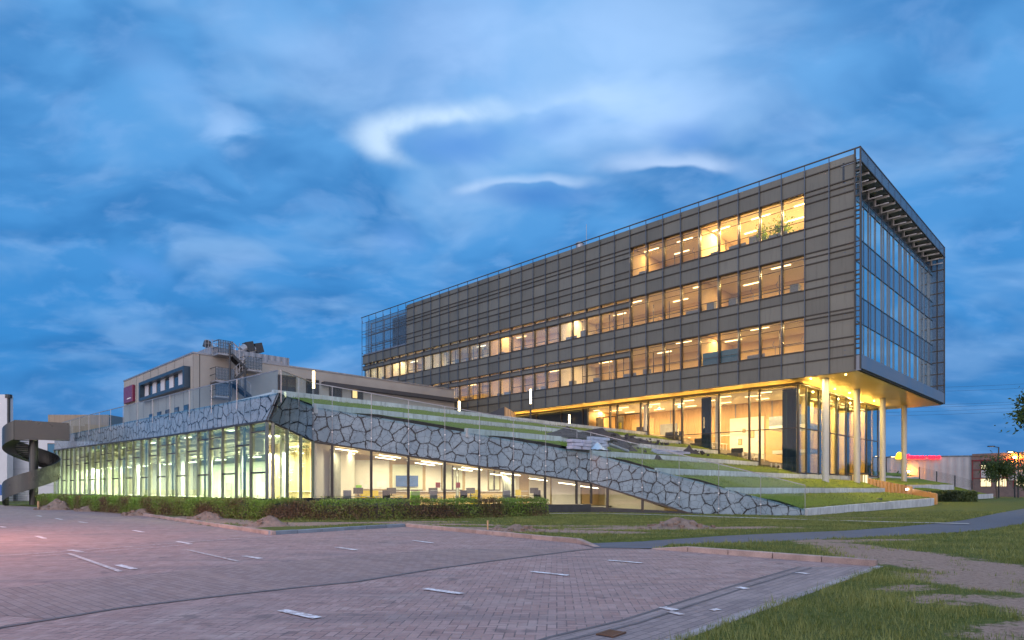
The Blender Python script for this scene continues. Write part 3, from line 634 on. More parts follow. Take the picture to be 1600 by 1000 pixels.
# grass blades on the near lawns
def build_grass():
    V = []; T = []
    def scatter(n, x0, x1, y0, y1, hgt, wid, dens_pow):
        y = y0+(y1-y0)*rng.uniform(0, 1, n)**dens_pow; x = rng.uniform(x0, x1, n)
        keep = (np.abs(x/y) < .86) & ~in_poly(x, y, LOT) & ~in_poly(x, y, PATH) & (dist_poly(x, y, LOT) > .06) ; x, y = x[keep], y[keep]
        dd = dirt_at(x, y); nz = np.array([mnoise.noise((a*.9, c*.9, 0)) for a, c in zip(x, y)])
        nz2 = np.array([mnoise.noise((a*4, c*4, 3)) for a, c in zip(x, y)])
        keep = rng.uniform(0, 1, len(x)) < np.clip(.95+.5*nz+.35*nz2-1.25*dd, 0, 1); x, y, nz = x[keep], y[keep], nz[keep]
        N = len(x); z = ground_z(x, y); k = 4
        for _ in range(k):
            an = rng.uniform(0, 6.283, N); ln = rng.uniform(.15, .9, N); h_ = hgt*rng.uniform(.4, 1.3, N)*(1+.5*nz); bx = x+rng.normal(0, .03, N); by = y+rng.normal(0, .03, N)
            wx, wy = np.cos(an)*wid, np.sin(an)*wid; tx, ty = -np.sin(an)*h_*ln, np.cos(an)*h_*ln
            V.append(np.stack([np.stack([bx-wx, by-wy, z-.01], 1), np.stack([bx+wx, by+wy, z-.01], 1), np.stack([bx+tx, by+ty, z+h_], 1)], 1))
            T.append(np.clip(.45+.5*nz+rng.normal(0, .25, N), 0, 1))
    scatter(34000, 0, 12, 5.5, 13, .055, .0045, 1.0)
    scatter(52000, 0, 26, 11, 30, .055, .008, 1.1)
    scatter(34000, -14, 34, 24, 40, .05, .014, 1.0)
    scatter(2600, 0, 14, 5.5, 16, .13, .006, 1.0); scatter(2200, 0, 24, 12, 30, .13, .010, 1.0)
    o = fastmesh('grass', np.concatenate(V), 3, 'blade', tone=np.concatenate(T)); tag(o, kind='stuff')
build_grass()

# the car park's own lamp post, left of the picture, whose warm light falls on the paving
lp = thing('street_lamp', 'tall car park lamp post at the far left of the paved bays, lighting them warmly', 'street lamp', (-21, 14.5, 0), 0, 'street lamps')
MB().tube((-21, 14.5, 0), (-21, 14.5, 6.6), .07, .05, n=10).build('pole', 'dark_steel', lp); MB().bar((-21, 14.5, 6.6), (-20.1, 14.5, 6.7), .06).build('arm', 'dark_steel', lp)
MB().bar((-20.6, 14.5, 6.72), (-19.7, 14.5, 6.72), .34, .12).build('head', 'dark_steel', lp, bevel=.03); MB().bar((-20.5, 14.5, 6.63), (-19.8, 14.5, 6.63), .26, .03).build('lens', 'lotlamp', lp)
# ================================================================ low glass building under the sloping lawn roof
def xy(px, Y): return Vector((q(px)*Y, Y, 0))
C1, C1T, C2, BB, TT = xy(418.5, 30.8), xy(436.5, 30.0), xy(489, 34.1), xy(923.6, 38.9), xy(1258, 33.8)
SF = st_of(C1)[0]; T1 = st_of(C1)[1]; T_END = 78.8
def up(v, z): return Vector((v.x, v.y, z))
def lerp(a, c, k): return a+(c-a)*k
low = thing('glass_pavilion', 'long low glass building lit from inside with a printed cell-pattern fascia', 'building', up(C2, 0))
def zb_left(t): return float(np.interp(t, [T1, T1+16, T_END], [4.79, 4.92, 5.47]))
def zt_left(t): return float(np.interp(t, [T1-1.2, T1+16, T_END], [6.0, 6.34, 6.77]))
def onB(px):  # point on C2-B by pixel column
    k = q(px); a, e = C2, BB-C2; s = (k*a.y-a.x)/(e.x-k*e.y); return a+e*s, s
def onT(px):
    k = q(px); a, e = BB, TT-BB; s = (k*a.y-a.x)/(e.x-k*e.y); return a+e*s, s
ZC2 = (4.04, 5.88); ZB = (1.89, 3.66); ZT = (-.05, .42); UE = .53
def zb_r(s): return ZC2[0]+(ZB[0]-ZC2[0])*s
def zt_r(s): return ZC2[1]+(ZB[1]-ZC2[1])*s
def zb_t(s): return max(-.05, ZB[0]+(0-ZB[0])*s/UE)
def zt_t(s): return ZB[1]+(ZT[1]-ZB[1])*s
def fascia(nodes, u0=0.0):   # nodes: (bottom point, top point)
    mb = MB(); u = u0
    for (b0, t0), (b1, t1) in zip(nodes[:-1], nodes[1:]):
        L = (b1-b0).to_2d().length; dr = (b1-b0).to_2d().normalized(); n = Vector((-dr.y, dr.x, 0))*.12
        L2 = (t1-b1).z
        mb.add([b0, b1, t1, t0], [(0, 1, 2, 3)], 0, [(u, b0.z), (u+L, b1.z), (u+L, t1.z), (u, t0.z)])
        mb.add([b0+n, b1+n, t1+n, t0+n, b0, b1, t1, t0], [(3, 2, 1, 0), (4, 0, 1, 5), (7, 6, 2, 3)], 1)
        u += L
    return mb, u
nodes = []
for t in np.linspace(T_END, T1, 27): nodes.append((up(ST(SF, t), zb_left(t)), up(ST(SF, t), zt_left(t))))
nodes[-1] = (up(C1, 4.79), up(C1T, 6.0)); nodes[-2] = (nodes[-2][0], nodes[-2][1])
mb, u = fascia(nodes); mb.build('printed_fascia', ['cells', 'fascia'], low)
mid = [(lerp(up(C1, 4.79), up(C2, ZC2[0]), k), lerp(up(C1T, 6.0), up(C2, ZC2[1]), k)) for k in np.linspace(0, 1, 6)]
mb, u = fascia(mid, u); mb.build('printed_fascia', ['cells', 'fascia'], low)
rt = [(up(lerp(C2, BB, k), zb_r(k)), up(lerp(C2, BB, k), zt_r(k))) for k in np.linspace(0, 1, 12)]
mb, u = fascia(rt, u); mb.build('printed_fascia', ['cells', 'fascia'], low)
rt = [(up(lerp(BB, TT, k), zb_t(k)), up(lerp(BB, TT, k), zt_t(k))) for k in (0, .1, .2, .3, .4, .5, .53, .6, .7, .8, .9, 1)]
mb, u = fascia(rt, u); mb.build('printed_fascia', ['cells', 'fascia'], low)
# dark trim line under the fascia
mb = MB()
for t in np.linspace(T1, T_END, 28)[:-1]:
    t2 = t+(T_END-T1)/27; mb.bar(ST(SF-.03, t, zb_left(t)-.03), ST(SF-.03, t2, zb_left(t2)-.03), .16, .10)
mb.bar(up(C1, 4.76), up(C2, ZC2[0]-.03), .16, .10); mb.bar(up(C2, ZC2[0]-.03), up(BB, ZB[0]-.03), .16, .09); mb.bar(up(BB, ZB[0]-.03), up(lerp(BB, TT, UE), -.0), .16, .09)
mb.build('fascia_trim', 'frame', low)
# left hall glazing: fins, panes, transoms, plinth
ZS = 1.03; MOD = 1.8
mb = MB(); mb.sbox(SF+.05, T1, 0, SF+.35, T_END, ZS-.07); mb.sbox(SF-.12, T1, ZS-.07, SF+.35, T_END, ZS)
mb.wall(C1, C2, 0, ZS, .3)
k, _ = onB(638); mb.wall(C2, k, 0, ZS-.02, .3); mb.wall(k, BB, 0, .58, .3); mb.wall(BB, lerp(BB, TT, .56), 0, .42, .3, z1b=.16)
mb.wall(lerp(BB, TT, .56), TT, -.02, .06, .25, z1b=.08)
mb.build('plinth', 'dark_steel', low)
nb = 27
for i in range(nb+1):
    t = T1+.05+i*MOD; zt = zb_left(t)-.05
    mb = MB().sbox(SF-.09, t-.04, ZS, SF+.05, t+.04, zt); mb.build('fin', 'fin', low)
    if i < nb:
        t2 = t+MOD; z2 = zb_left(t2)-.05
        MB().hexa([ST(SF+.02, t+.06, ZS), ST(SF+.04, t+.06, ZS), ST(SF+.04, t2-.06, ZS), ST(SF+.02, t2-.06, ZS), ST(SF+.02, t+.06, zt), ST(SF+.04, t+.06, zt), ST(SF+.04, t2-.06, z2), ST(SF+.02, t2-.06, z2)]).build('pane', 'pane_hall', low)
        zl = 3.72 if i % 2 else 2.30
        mb = MB().sbox(SF-.06, t+.06, zl-.04, SF+.10, t2-.06, zl+.04)
        if i % 4 in (0, 3): mb.sbox(SF-.04, t+.06, 4.28, SF+.09, t2-.06, 4.34)
        mb.sbox(SF+.05, t+MOD*.62-.22, ZS, SF+.10, t+MOD*.62+.02, zt-.1, 1) if i % 3 == 1 else None
        mb.build('transom', ['frame', 'fin'], low)
dm = (C2-C1).normalized(); nm = Vector((dm.y, -dm.x, 0))
for k in (.06, .36, .66, .95):
    p = lerp(C1, C2, k); z2 = 4.79+(ZC2[0]-4.79)*k-.05
    MB().bar(up(p+nm*.12, ZS), up(p+nm*.12, z2), .07, .16, up=nm).build('fin', 'fin', low)
for k0, k1 in ((.06, .36), (.36, .66), (.66, .95)):
    a, c = lerp(C1, C2, k0+.02), lerp(C1, C2, k1-.02); MB().wall(a, c, ZS, 4.79-.75*k0-.06, .02, z1b=4.79-.75*k1-.06).build('pane', 'pane_hall', low)
# right hall glazing
XB = [489, 519, 580, 638, 694.6, 748.6, 801.4, 851.6, 900.6, 923.6]
def sill(px): return ZS if px < 638 else .60
for i, px in enumerate(XB):
    p, s = onB(px); MB().bar(up(p, sill(px)), up(p, zb_r(s)-.06), .09, .14, up=(BB-C2)).build('mullion', 'frame', low)
    if i+1 < len(XB):
        p2, s2 = onB(XB[i+1]); MB().wall(p, p2, sill(px), zb_r(s)-.07, .02, z1b=zb_r(s2)-.07).build('window_pane', 'pane', low)
XT = [949.3, 1004, 1061.6]; pv, sv = BB, 0
for px in XT:
    p, s = onT(px); MB().bar(up(p, .2), up(p, zb_t(s)-.02), .09, .14, up=(TT-BB)).build('mullion', 'frame', low)
    MB().wall(pv, p, .42-.26*sv/.56, zb_t(sv)-.07, .02, z0b=.42-.26*s/.56, z1b=max(zb_t(s)-.05, .3)).build('window_pane', 'pane', low); pv, sv = p, s
# left hall interior
SB = SF+7.2
mb = MB(); mb.sbox(SF+.36, T1+1.6, .7, SB, T_END, .95); mb.build('hall_floor', 'floor_in', low)
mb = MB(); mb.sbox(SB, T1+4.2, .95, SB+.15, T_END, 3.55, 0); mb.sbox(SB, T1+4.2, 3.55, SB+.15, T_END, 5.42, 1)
for k in range(12): mb.sbox(SB-.03, T1+6+k*3.6, .95, SB, T1+7.0+k*3.6, 3.1, 2)
for k in range(6): mb.sbox(SB-.5, T1+8+k*7.2, .95, SB-.03, T1+9.4+k*7.2, 2.0, 3)
mb.sbox(SF+.3, T_END-.15, .95, SB, T_END, 5.42, 0); mb.build('hall_back_wall', ['green_wall', 'hall_upper', 'white_wall', 'white_furn'], low)
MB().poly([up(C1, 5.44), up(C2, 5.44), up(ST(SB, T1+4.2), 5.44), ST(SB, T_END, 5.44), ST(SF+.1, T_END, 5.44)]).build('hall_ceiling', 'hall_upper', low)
PC = ST(SB, T1+4.2)
MB().wall(C2+Vector((.1, .25, 0)), PC+Vector((.1, 0, 0)), .3, 5.42, .15).build('hall_partition', 'white_wall', low)
mb = MB()
for r_, so_, z_ in ((.28, 2.2, 4.75), (.2, 3.6, 4.45), (.32, 5.2, 4.85), (.12, 1.5, 4.3), (.12, 4.4, 3.95), (.09, 2.9, 4.15)): mb.tube(ST(SF+so_, T1+3.2+so_*.3, z_), ST(SF+so_, T_END-.3, z_), r_, n=10)
for k in range(20):
    t = T1+3+k*2.35; so_ = 1.4+(k % 3)*.7; r_ = .13+.03*(k % 2)
    pts = [ST(SF+so_, t, 3.45), ST(SF+so_, t, 4.2)]+[ST(SF+so_, t+.45-.45*math.cos(a), 4.2+.45*math.sin(a)) for a in np.linspace(.4, 2.74, 5)]+[ST(SF+so_, t+.9, 4.2), ST(SF+so_, t+.9, 3.45)]
    if k % 2: 
        for a, c in zip(pts[:-1], pts[1:]): mb.tube(a, c, r_, n=9)
    mb.tube(ST(SF+.5, t+1.4, 4.6), ST(SB-.2, t+1.4, 4.6), .11+.05*(k % 2), n=8)
    mb.sbox(SF+1.0, t+.9, 3.5, SF+1.5, t+1.2, 4.2) if k % 3 == 0 else None
mb.build('duct', 'duct', low, smooth=False)
for k in range(9):
    t = T1+4.5+k*5.4; MB().sbox(SF+2.8, t-.12, .95, SF+3.05, t+.12, 5.42).build('hall_post', 'white_panel', low)
for k in range(16):
    t = T1+3.2+k*2.95
    area(ST(SF+3.4, t+.8, 3.60), .3, 2.0, 205, GREENISH)
    for so_ in ((4.9,) if k % 2 else ()): MB().sbox(SF+so_, t, 3.62, SF+so_+.14, t+1.7, 3.68).build('ceiling_light', 'lamp_green', low)
for k in range(6):
    t = T1+5+k*8; MB().sbox(SF+3.5, t, 5.36, SF+3.7, t+1.6, 5.40).build('ceiling_light', 'lamp_green', low); area(ST(SF+3.6, t+.8, 5.34), .3, 1.6, 130, GREENISH)
# right hall interior
nR = Vector((-(BB-C2).y, (BB-C2).x, 0)).normalized(); eR = (BB-C2).normalized(); LR = (BB-C2).length
def RI(u_, d_, z): return up(C2+eR*u_+nR*d_, z)
FZ = .35; DB = 5.2
EE = lerp(BB, TT, .56)
mb = MB(); mb.hexa([RI(.3, .34, FZ-.2), RI(LR+1, .34, FZ-.2), RI(LR+4, DB, FZ-.2), RI(-1.0, DB, FZ-.2), RI(.3, .34, FZ), RI(LR+1, .34, FZ), RI(LR+4, DB, FZ), RI(-1.0, DB, FZ)])
mb.poly([up(BB, FZ-.02)+nR*.4, up(EE, .14)+nR*.35, up(EE, .14)+nR*4, up(BB, FZ-.02)+nR*5]); mb.build('office_floor', 'carpet', low)
def rpan(mb, u0, u1, z0, z1, d_=DB, mi=0, th=.06): mb.hexa([RI(u0, d_-th, z0), RI(u1, d_-th, z0), RI(u1, d_, z0), RI(u0, d_, z0), RI(u0, d_-th, z1), RI(u1, d_-th, z1), RI(u1, d_, z1), RI(u0, d_, z1)], mi)
mb = MB(); rpan(mb, -2.5, LR+3.6, FZ, 4.3, DB+.2, 0, .14)
rpan(mb, -1.4, .55, 1.35, 4.1, DB, 0, .08)
rpan(mb, .9, 4.6, 1.5, 3.3, DB, 1); rpan(mb, 6.9, 7.9, 1.4, 3.15, DB, 1); rpan(mb, 9.5, 11.0, 1.35, 2.85, DB, 1); rpan(mb, 11.9, 13.2, 1.3, 2.6, DB, 1); rpan(mb, 13.9, 15.4, .5, 2.6, DB, 1); 
rpan(mb, 15.5, 17.6, .4, 2.5, DB-.1, 2); rpan(mb, 17.7, 19.0, .4, 2.5, DB-.1, 3)
rpan(mb, -1.4, 13.8, 1.33, 1.38, DB+.02, 4, .12)
mb.build('office_back_wall', ['warm_wall', 'white_wall', 'white_panel', 'wood', 'white_furn'], low)
for u0, u1 in ((4.8, 6.7), (8.0, 9.3), (11.1, 11.8)):
    mb = MB(); rpan(mb, u0, u1, 1.45, 3.05, DB-.02, 0, .05); rpan(mb, u0, u1, 1.4, 1.46, DB-.05, 1, .08); rpan(mb, (u0+u1)/2-.05, (u0+u1)/2+.05, 1.45, 3.05, DB-.06, 1, .06); mb.build('inner_window', ['green_wall', 'frame'], low)
mb = MB(); rpan(mb, 5.0, 6.4, 1.65, 2.35, DB-.12, 0, .05); mb.build('projection_screen', 'blue', low)
MB().poly([up(C2, ZC2[0]-.02), RI(-1.0, DB+.1, 4.02), RI(LR+3.4, DB+.1, ZB[0]-.02), up(BB, ZB[0]-.02)][::1]).build('office_ceiling', 'warm_wall', low)
MB().poly([up(BB, ZB[0]-.03), RI(LR+3.4, DB+.1, ZB[0]-.03), up(EE, .3)+nR*4, up(EE, .28)]).build('office_ceiling', 'warm_wall', low)
MB().wall(RI(LR+3.4, DB, 0), up(EE, 0)+nR*3.6, 0, 2.4, .1).build('office_end_wall', 'white_wall', low); area(lerp(BB, EE, .35)+nR*1.8+Vector((0, 0, 1.15)), .6, .3, 12, NEUT)
MB().wall(up(EE, 0)+nR*.5, up(EE, 0)+nR*4.4, 0, 1.2, .1).build('office_end_wall', 'warm_wall', low)
for u_, d_ in ((1.2, 1.2), (1.2, 3.6), (3.6, 1.2), (3.6, 3.6), (6.0, 1.2), (6.0, 3.6), (8.4, 1.2), (8.4, 3.6), (10.8, 1.2), (10.8, 3.6), (13.0, 2.4), (15.0, 2.4), (16.6, 2.6)):
    z = zb_r(u_/LR)-.16
    MB().hexa([RI(u_, d_, z), RI(u_+1.2, d_, z-.14), RI(u_+1.2, d_+.16, z-.14), RI(u_, d_+.16, z), RI(u_, d_, z+.04), RI(u_+1.2, d_, z-.10), RI(u_+1.2, d_+.16, z-.10), RI(u_, d_+.16, z+.04)]).build('ceiling_light', 'lamp_white', low); area(RI(u_+.6, d_+.08, z-.17), 1.2, .3, 32, NEUT, math.atan2(eR.y, eR.x))
def curtain(mb, a, c, z0, z1, amp=.07, n=26, z1b=None):
    a = Vector(a); c = Vector(c); dr = (c-a).to_2d().normalized(); nn_ = Vector((-dr.y, dr.x, 0)); vs = []; fs = []
    for k in range(n+1):
        p = lerp(a, c, k/n)+nn_*amp*math.sin(k*1.9)*random.uniform(.6, 1); zt_ = z1 if z1b is None else z1+(z1b-z1)*k/n; vs += [up(p, z0), up(p, zt_)]
    for k in range(n): fs.append((2*k, 2*k+2, 2*k+3, 2*k+1))
    mb.add(vs, fs)
for u0, u1, d0, d1 in ((.9, 1.5, 1.0, 2.4), (10.9, 11.9, 1.3, 2.0), (8.1, 8.6, 1.4, 3.2)):
    mb = MB(); curtain(mb, RI(u0, d0, 0), RI(u1, d1, 0), FZ+.05, zb_r(u0/LR)-.2, z1b=zb_r(u1/LR)-.2)
    co_ = mb.build('curtain', 'curtain_grey', origin=RI(u0, d0, FZ)); tag(co_, {.9: 'grey floor-length curtain by the left corner of the bright office', 10.9: 'grey floor-length curtain near the right end of the bright office', 8.1: 'grey curtain hanging in the middle of the bright office'}[u0], 'curtain')
# loose furniture behind the glass: desks with screens, chairs, cabinets
def desk(u_, d_, label):
    o = thing('desk', label, 'desk', RI(u_, d_, FZ), group='desks in the glass office')
    mb = MB(); mb.hexa([RI(u_-.8, d_-.38, FZ+.71), RI(u_+.8, d_-.38, FZ+.71), RI(u_+.8, d_+.38, FZ+.71), RI(u_-.8, d_+.38, FZ+.71), RI(u_-.8, d_-.38, FZ+.74), RI(u_+.8, d_-.38, FZ+.74), RI(u_+.8, d_+.38, FZ+.74), RI(u_-.8, d_+.38, FZ+.74)]); mb.build('top', 'white_furn', o)
    for a in (-.72, .72):
        for c in (-.32, .32): MB().bar(RI(u_+a, d_+c, FZ), RI(u_+a, d_+c, FZ+.71), .05).build('leg', 'white_furn', o)
def monitor(u_, d_, label):
    o = thing('monitor', label, 'monitor', RI(u_, d_, FZ+.74), group='screens on the office desks')
    MB().bar(RI(u_-.27, d_, FZ+1.05), RI(u_+.27, d_, FZ+1.05), .03, .34).build('screen', 'dark_furn', o)
    mb = MB().bar(RI(u_, d_+.04, FZ+.76), RI(u_, d_+.04, FZ+1.0), .05); mb.bar(RI(u_-.12, d_+.02, FZ+.75), RI(u_+.12, d_+.02, FZ+.75), .16, .02); mb.build('stand', 'dark_furn', o)
def ochair(u_, d_, mat, label):
    o = thing('office_chair', label, 'chair', RI(u_, d_, FZ), group='chairs in the glass office')
    mb = MB().bar(RI(u_-.24, d_, FZ+.47), RI(u_+.24, d_, FZ+.47), .46, .07); mb.build('seat', mat, o, bevel=.02)
    mb = MB().bar(RI(u_-.22, d_-.24, FZ+.82), RI(u_+.22, d_-.24, FZ+.82), .05, .52); mb.build('backrest', mat, o, bevel=.02)
    mb = MB().tube(RI(u_, d_, FZ+.08), RI(u_, d_, FZ+.45), .03)
    for k in range(5): a = k*1.2566; mb.bar(RI(u_, d_, FZ+.09), RI(u_+.28*math.cos(a), d_+.28*math.sin(a), FZ+.05), .04)
    mb.build('base', 'dark_steel', o)
where = ['beside the left corner curtain', 'under the white board at the left', 'in front of the blue wall screen', 'below the inner window in the middle', 'near the yellow cabinets', 'at the right end of the office']
for k, (u_, d_) in enumerate(((2.3, 1.6), (4.2, 1.9), (6.6, 1.7), (8.9, 1.8), (11.3, 1.9), (12.9, 1.7))):
    desk(u_, d_, 'white office desk '+where[k]); monitor(u_+.15, d_, 'black computer monitor on the desk '+where[k])
    ochair(u_-.5+.25*(k % 3), d_-.75, 'dark_furn' if k % 2 else 'grey_furn', ('dark' if k % 2 else 'grey')+' swivel chair at the desk '+where[k])
def cabinet(u_, d_, w, h, mat, label, name='cabinet'):
    o = thing(name, label, 'cabinet', RI(u_, d_, FZ))
    MB().bar(RI(u_-w/2, d_, FZ+h/2), RI(u_+w/2, d_, FZ+h/2), .42, h).build('body', mat, o, bevel=.01)
    mb = MB()
    for k in (.33, .66): mb.bar(RI(u_-w/2+.02, d_-.215, FZ+h*k), RI(u_+w/2-.02, d_-.215, FZ+h*k), .012, .012)
    mb.build('handle', 'dark_steel', o)
cabinet(3.2, 3.0, 1.0, 1.05, 'yellow', 'yellow cabinet behind the left desks of the glass office'); cabinet(5.6, 1.1, .5, 1.02, 'lime', 'lime green cabinet right behind the hedge in the glass office')
cabinet(9.6, 3.1, .5, 1.1, 'yellow', 'small yellow cabinet in the middle of the glass office'); cabinet(12.1, 3.0, .9, 1.1, 'yellow', 'wide yellow cabinet near the right end of the glass office')
for px, lb in ((684.5, 'red notice fixed to the office glass, left one'), (716, 'red notice fixed to the office glass, right one')):
    p, s = onB(px); mb = MB().bar(up(p+nR*.06-eR*.13, 1.72), up(p+nR*.06+eR*.13, 1.72), .012, .3); tag(mb.build('notice', 'red'), lb, 'notice')
mb = MB()
for u_, z_, w_, h_ in ((2.0, 1.75, .28, .4), (2.9, 1.9, .22, .32), (3.1, 1.65, .3, .3), (3.5, 2.05, .3, .42), (3.5, 1.65, .34, .34), (3.95, 1.8, .26, .36), (4.25, 1.75, .3, .5), (1.2, 2.2, .25, .35)):
    mb.bar(RI(u_-w_/2, DB-.075, z_), RI(u_+w_/2, DB-.075, z_), .012, h_)
tag(mb.build('wall_papers', 'paper'), 'sheets of paper pinned on the white office wall', 'papers')
mb = MB().bar(RI(2.55, DB-.08, 1.62), RI(2.9, DB-.08, 1.62), .02, .24); tag(mb.build('poster', 'lime'), 'small green and yellow poster on the white office wall', 'poster')

# ---------------------------------------------------------------- balustrade of glass along the roof edge
bal = thing('glass_balustrade', 'glass balustrade with thin steel handrail along the roof edge', 'balustrade', up(C2, 6))
RAIL = [(ST(SF, t), zt_left(t), float(np.interp(t, [T1-1.2, T1+7, T1+35, T_END], [7.04, 7.29, 7.85, 8.0]))) for t in np.linspace(T_END-.8, T1, 15)]
RAIL[-1] = (C1T, 6.0, 7.04)
pr, s = (lerp(C1T, C2, .5)), 0; RAIL += [(pr, 5.94, 7.10), (C2, 5.88, 7.13)]
for px in XB[1:]:
    p, s = onB(px); RAIL.append((p, zt_r(s), 7.13+(4.92-7.13)*s))
for px in (949.3, 1004, 1061.6, 1123.3, 1188.8, 1258):
    p, s = onT(px); RAIL.append((p, zt_t(s), 4.92+(1.70-4.92)*s))
for i, (p, zt, zr) in enumerate(RAIL):
    if i < len(RAIL)-1:
        p2, zt2, zr2 = RAIL[i+1]; dr = (p2-p).to_2d().normalized(); n = Vector((-dr.y, dr.x, 0))*-.05
        a, c = lerp(p, p2, .012)+n, lerp(p, p2, .988)+n
        MB().wall(a, c, zt-.10, zr-.03, .016, z0b=zt2-.10, z1b=zr2-.03).build('pane', 'guard', bal)
        MB().bar(up(p+n, zr), up(p2+n, zr2), .05, .045).build('handrail', 'steel', bal)
    mb = MB().bar(up(p+n*1.7, zt-(1.75 if i > 15 else .45)), up(p+n*1.7, zr), .014, .03)
    if i > 15:
        for dz_ in (.35, 1.2):
            if zt-dz_ > .15: mb.tube(up(p+n*1.2, zt-dz_), up(p+n*2.6, zt-dz_), .042, n=8, mi=1)
    mb.build('post', ['steel', 'white_furn'], bal)

# ---------------------------------------------------------------- stepped lawn roof: retaining walls and grass terraces
WALLS = [(12.76, .45), (16.5, 1.55), (20.2, 2.70), (23.95, 3.82), (27.6, 4.95), (31.5, 6.02), (35.2, 7.10)]
sT, tT = st_of(TT); sB, tB = st_of(BB); sC, tC = st_of(C2)
def sL(t):
    if t <= tB: return sT+(sB-sT)*(t-tT)/(tB-tT)
    if t <= tC: return sB+(sC-sB)*(t-tB)/(tC-tB)
    return sC+(16.3-sC)*min(1, (t-tC)/3.7)
SG = 54.36
def sR(t): return 63.4 if t < 21 else SG
labs = ['lowest pale concrete retaining wall at the foot of the grass slope', 'second retaining wall from the bottom of the grass slope, ending by the columns', 'retaining wall running under the corner of the lit lobby',
        'concrete retaining wall broken by spilled earth and stacked blocks', 'pale retaining wall behind the block stacks, running to the lobby glass', 'upper retaining wall starting at the corner of the printed fascia', 'topmost long pale retaining wall below the roof railing']
for i, (t, z) in enumerate(WALLS):
    a, e = sL(t)+.02, sR(t)
    if i == 2: e = 66.0
    mb = MB(); L = e-a; n = max(1, round(L/3)); dz0, dz1 = (0, .27) if i == 0 else (0, 0)
    for k in range(n):
        s0, s1 = a+L*k/n+.006, a+L*(k+1)/n-.006; z0_, z1_ = z+dz0+(dz1-dz0)*k/n, z+dz0+(dz1-dz0)*(k+1)/n; h = .62 if i == 0 else .50
        o1, o2 = random.uniform(-.012, .012), random.uniform(-.01, .01)
        mb.hexa([ST(s0, t-.12+o1, z0_-h), ST(s1, t-.12+o1, z1_-h), ST(s1, t+.12, z1_-h), ST(s0, t+.12, z0_-h), ST(s0, t-.12+o1, z0_+.02+o2), ST(s1, t-.12+o1, z1_+.02+o2), ST(s1, t+.12, z1_+.02+o2), ST(s0, t+.12, z0_+.02+o2)])
    if i in (0, 1): mb.sbox(e-.24, t+.12, z-.6, e, WALLS[i+1][0]-.12, z+.05)
    tag(mb.build('retaining_wall', 'concrete', origin=ST(a, t, z-.5), bevel=.01), labs[i], 'retaining wall', 'retaining walls of the stepped lawn')
def patch(f, ns, nt_, name, mat, kind='structure'):
    vs = []; fs = []
    for j in range(nt_+1):
        for i in range(ns+1): vs.append(f(i/ns, j/nt_))
    for j in range(nt_):
        for i in range(ns): o_ = j*(ns+1)+i; fs.append((o_, o_+1, o_+ns+2, o_+ns+1))
    mb = MB(); mb.add(vs, fs); ob = mb.build(name, mat, smooth=True, origin=vs[0]); return tag(ob, kind=kind)
for i in range(len(WALLS)-1):
    (t0, z0), (t1, z1) = WALLS[i], WALLS[i+1]
    def f(a, k, t0=t0, t1=t1, z0=z0, z1=z1, i=i):
        t = t0+.10+(t1-t0-.20)*k; l, r = sL(t)+.03, sR(t0+.01 if i != 2 else t0+1); s = l+(r-l)*a
        z = z0+(.27*a if i == 0 else 0)+(z1-.34-z0-(.27*a if i == 0 else 0))*(k+.22*math.sin(k*math.pi))-.01
        p = ST(s, t, z); p.z += .10*(mnoise.noise(p*.35))*math.sin(k*math.pi)+.05*mnoise.noise(p*1.3)*math.sin(math.pi*min(1, k*3)*.5); return p
    patch(f, 110, 10, 'terrace_lawn', 'lawn')
# flat and sloping roof beyond the top wall
mb = MB(); mb.poly([ST(16.3, 35.2, 7.0), ST(SG+12, 35.2, 7.0), ST(SG+12, T_END, 7.0), ST(16.3, T_END, 7.0)])
for k in range(26):
    ta, tb = 35.2+(T_END-35.2)*k/26, 35.2+(T_END-35.2)*(k+1)/26
    mb.poly([ST(SF+.05, ta, zt_left(ta)-.05), ST(16.3, ta, 7.0), ST(16.3, tb, 7.0), ST(SF+.05, tb, zt_left(tb)-.05)])
mb.poly([up(C1T, 5.95), up(C2, 5.85), ST(16.3, 35.2, 7.0), ST(SF+.05, 35.2, zt_left(35.2)-.05), ST(SF+.05, T1+.2, zt_left(T1)-.05)])
mb.build('roof', 'slabs', low)

# turf blades along the wall tops and over the terraces
def terrace_blades():
    r = np.random.default_rng(91); V = []; T = []
    for i in range(len(WALLS)-1):
        (t0, z0), (t1, z1) = WALLS[i], WALLS[i+1]; l = sL(t0)+.1; rr_ = sR(t0+.01 if i != 2 else t0+1); n = 5200
        s_ = r.uniform(l, rr_, n); k = np.where(r.uniform(0, 1, n) < .4, r.uniform(0, .06, n), r.uniform(0, 1, n)); t = t0+.12+(t1-t0-.24)*k
        z = z0+(.27*(s_-l)/(rr_-l) if i == 0 else 0)+(z1-.34-z0-(.27*(s_-l)/(rr_-l) if i == 0 else 0))*(k+.22*np.sin(k*np.pi))-.03
        ok = np.array([a > sL(b_)+.05 for a, b_ in zip(s_, t)]); s_, t, z = s_[ok], t[ok], z[ok]; n = len(s_)
        X, Y = s_*CA-t*SA, s_*SA+t*CA; an = r.uniform(0, 6.28, n); h = r.uniform(.05, .15, n); w = .018
        V.append(np.stack([np.stack([X-np.cos(an)*w, Y-np.sin(an)*w, z], 1), np.stack([X+np.cos(an)*w, Y+np.sin(an)*w, z], 1), np.stack([X+r.normal(0, .05, n), Y+r.normal(0, .05, n), z+h], 1)], 1)); T.append(np.clip(r.normal(.45, .25, n), 0, 1))
    o = fastmesh('terrace_grass', np.concatenate(V), 3, 'blade', tone=np.concatenate(T)); tag(o, kind='stuff')
terrace_blades()
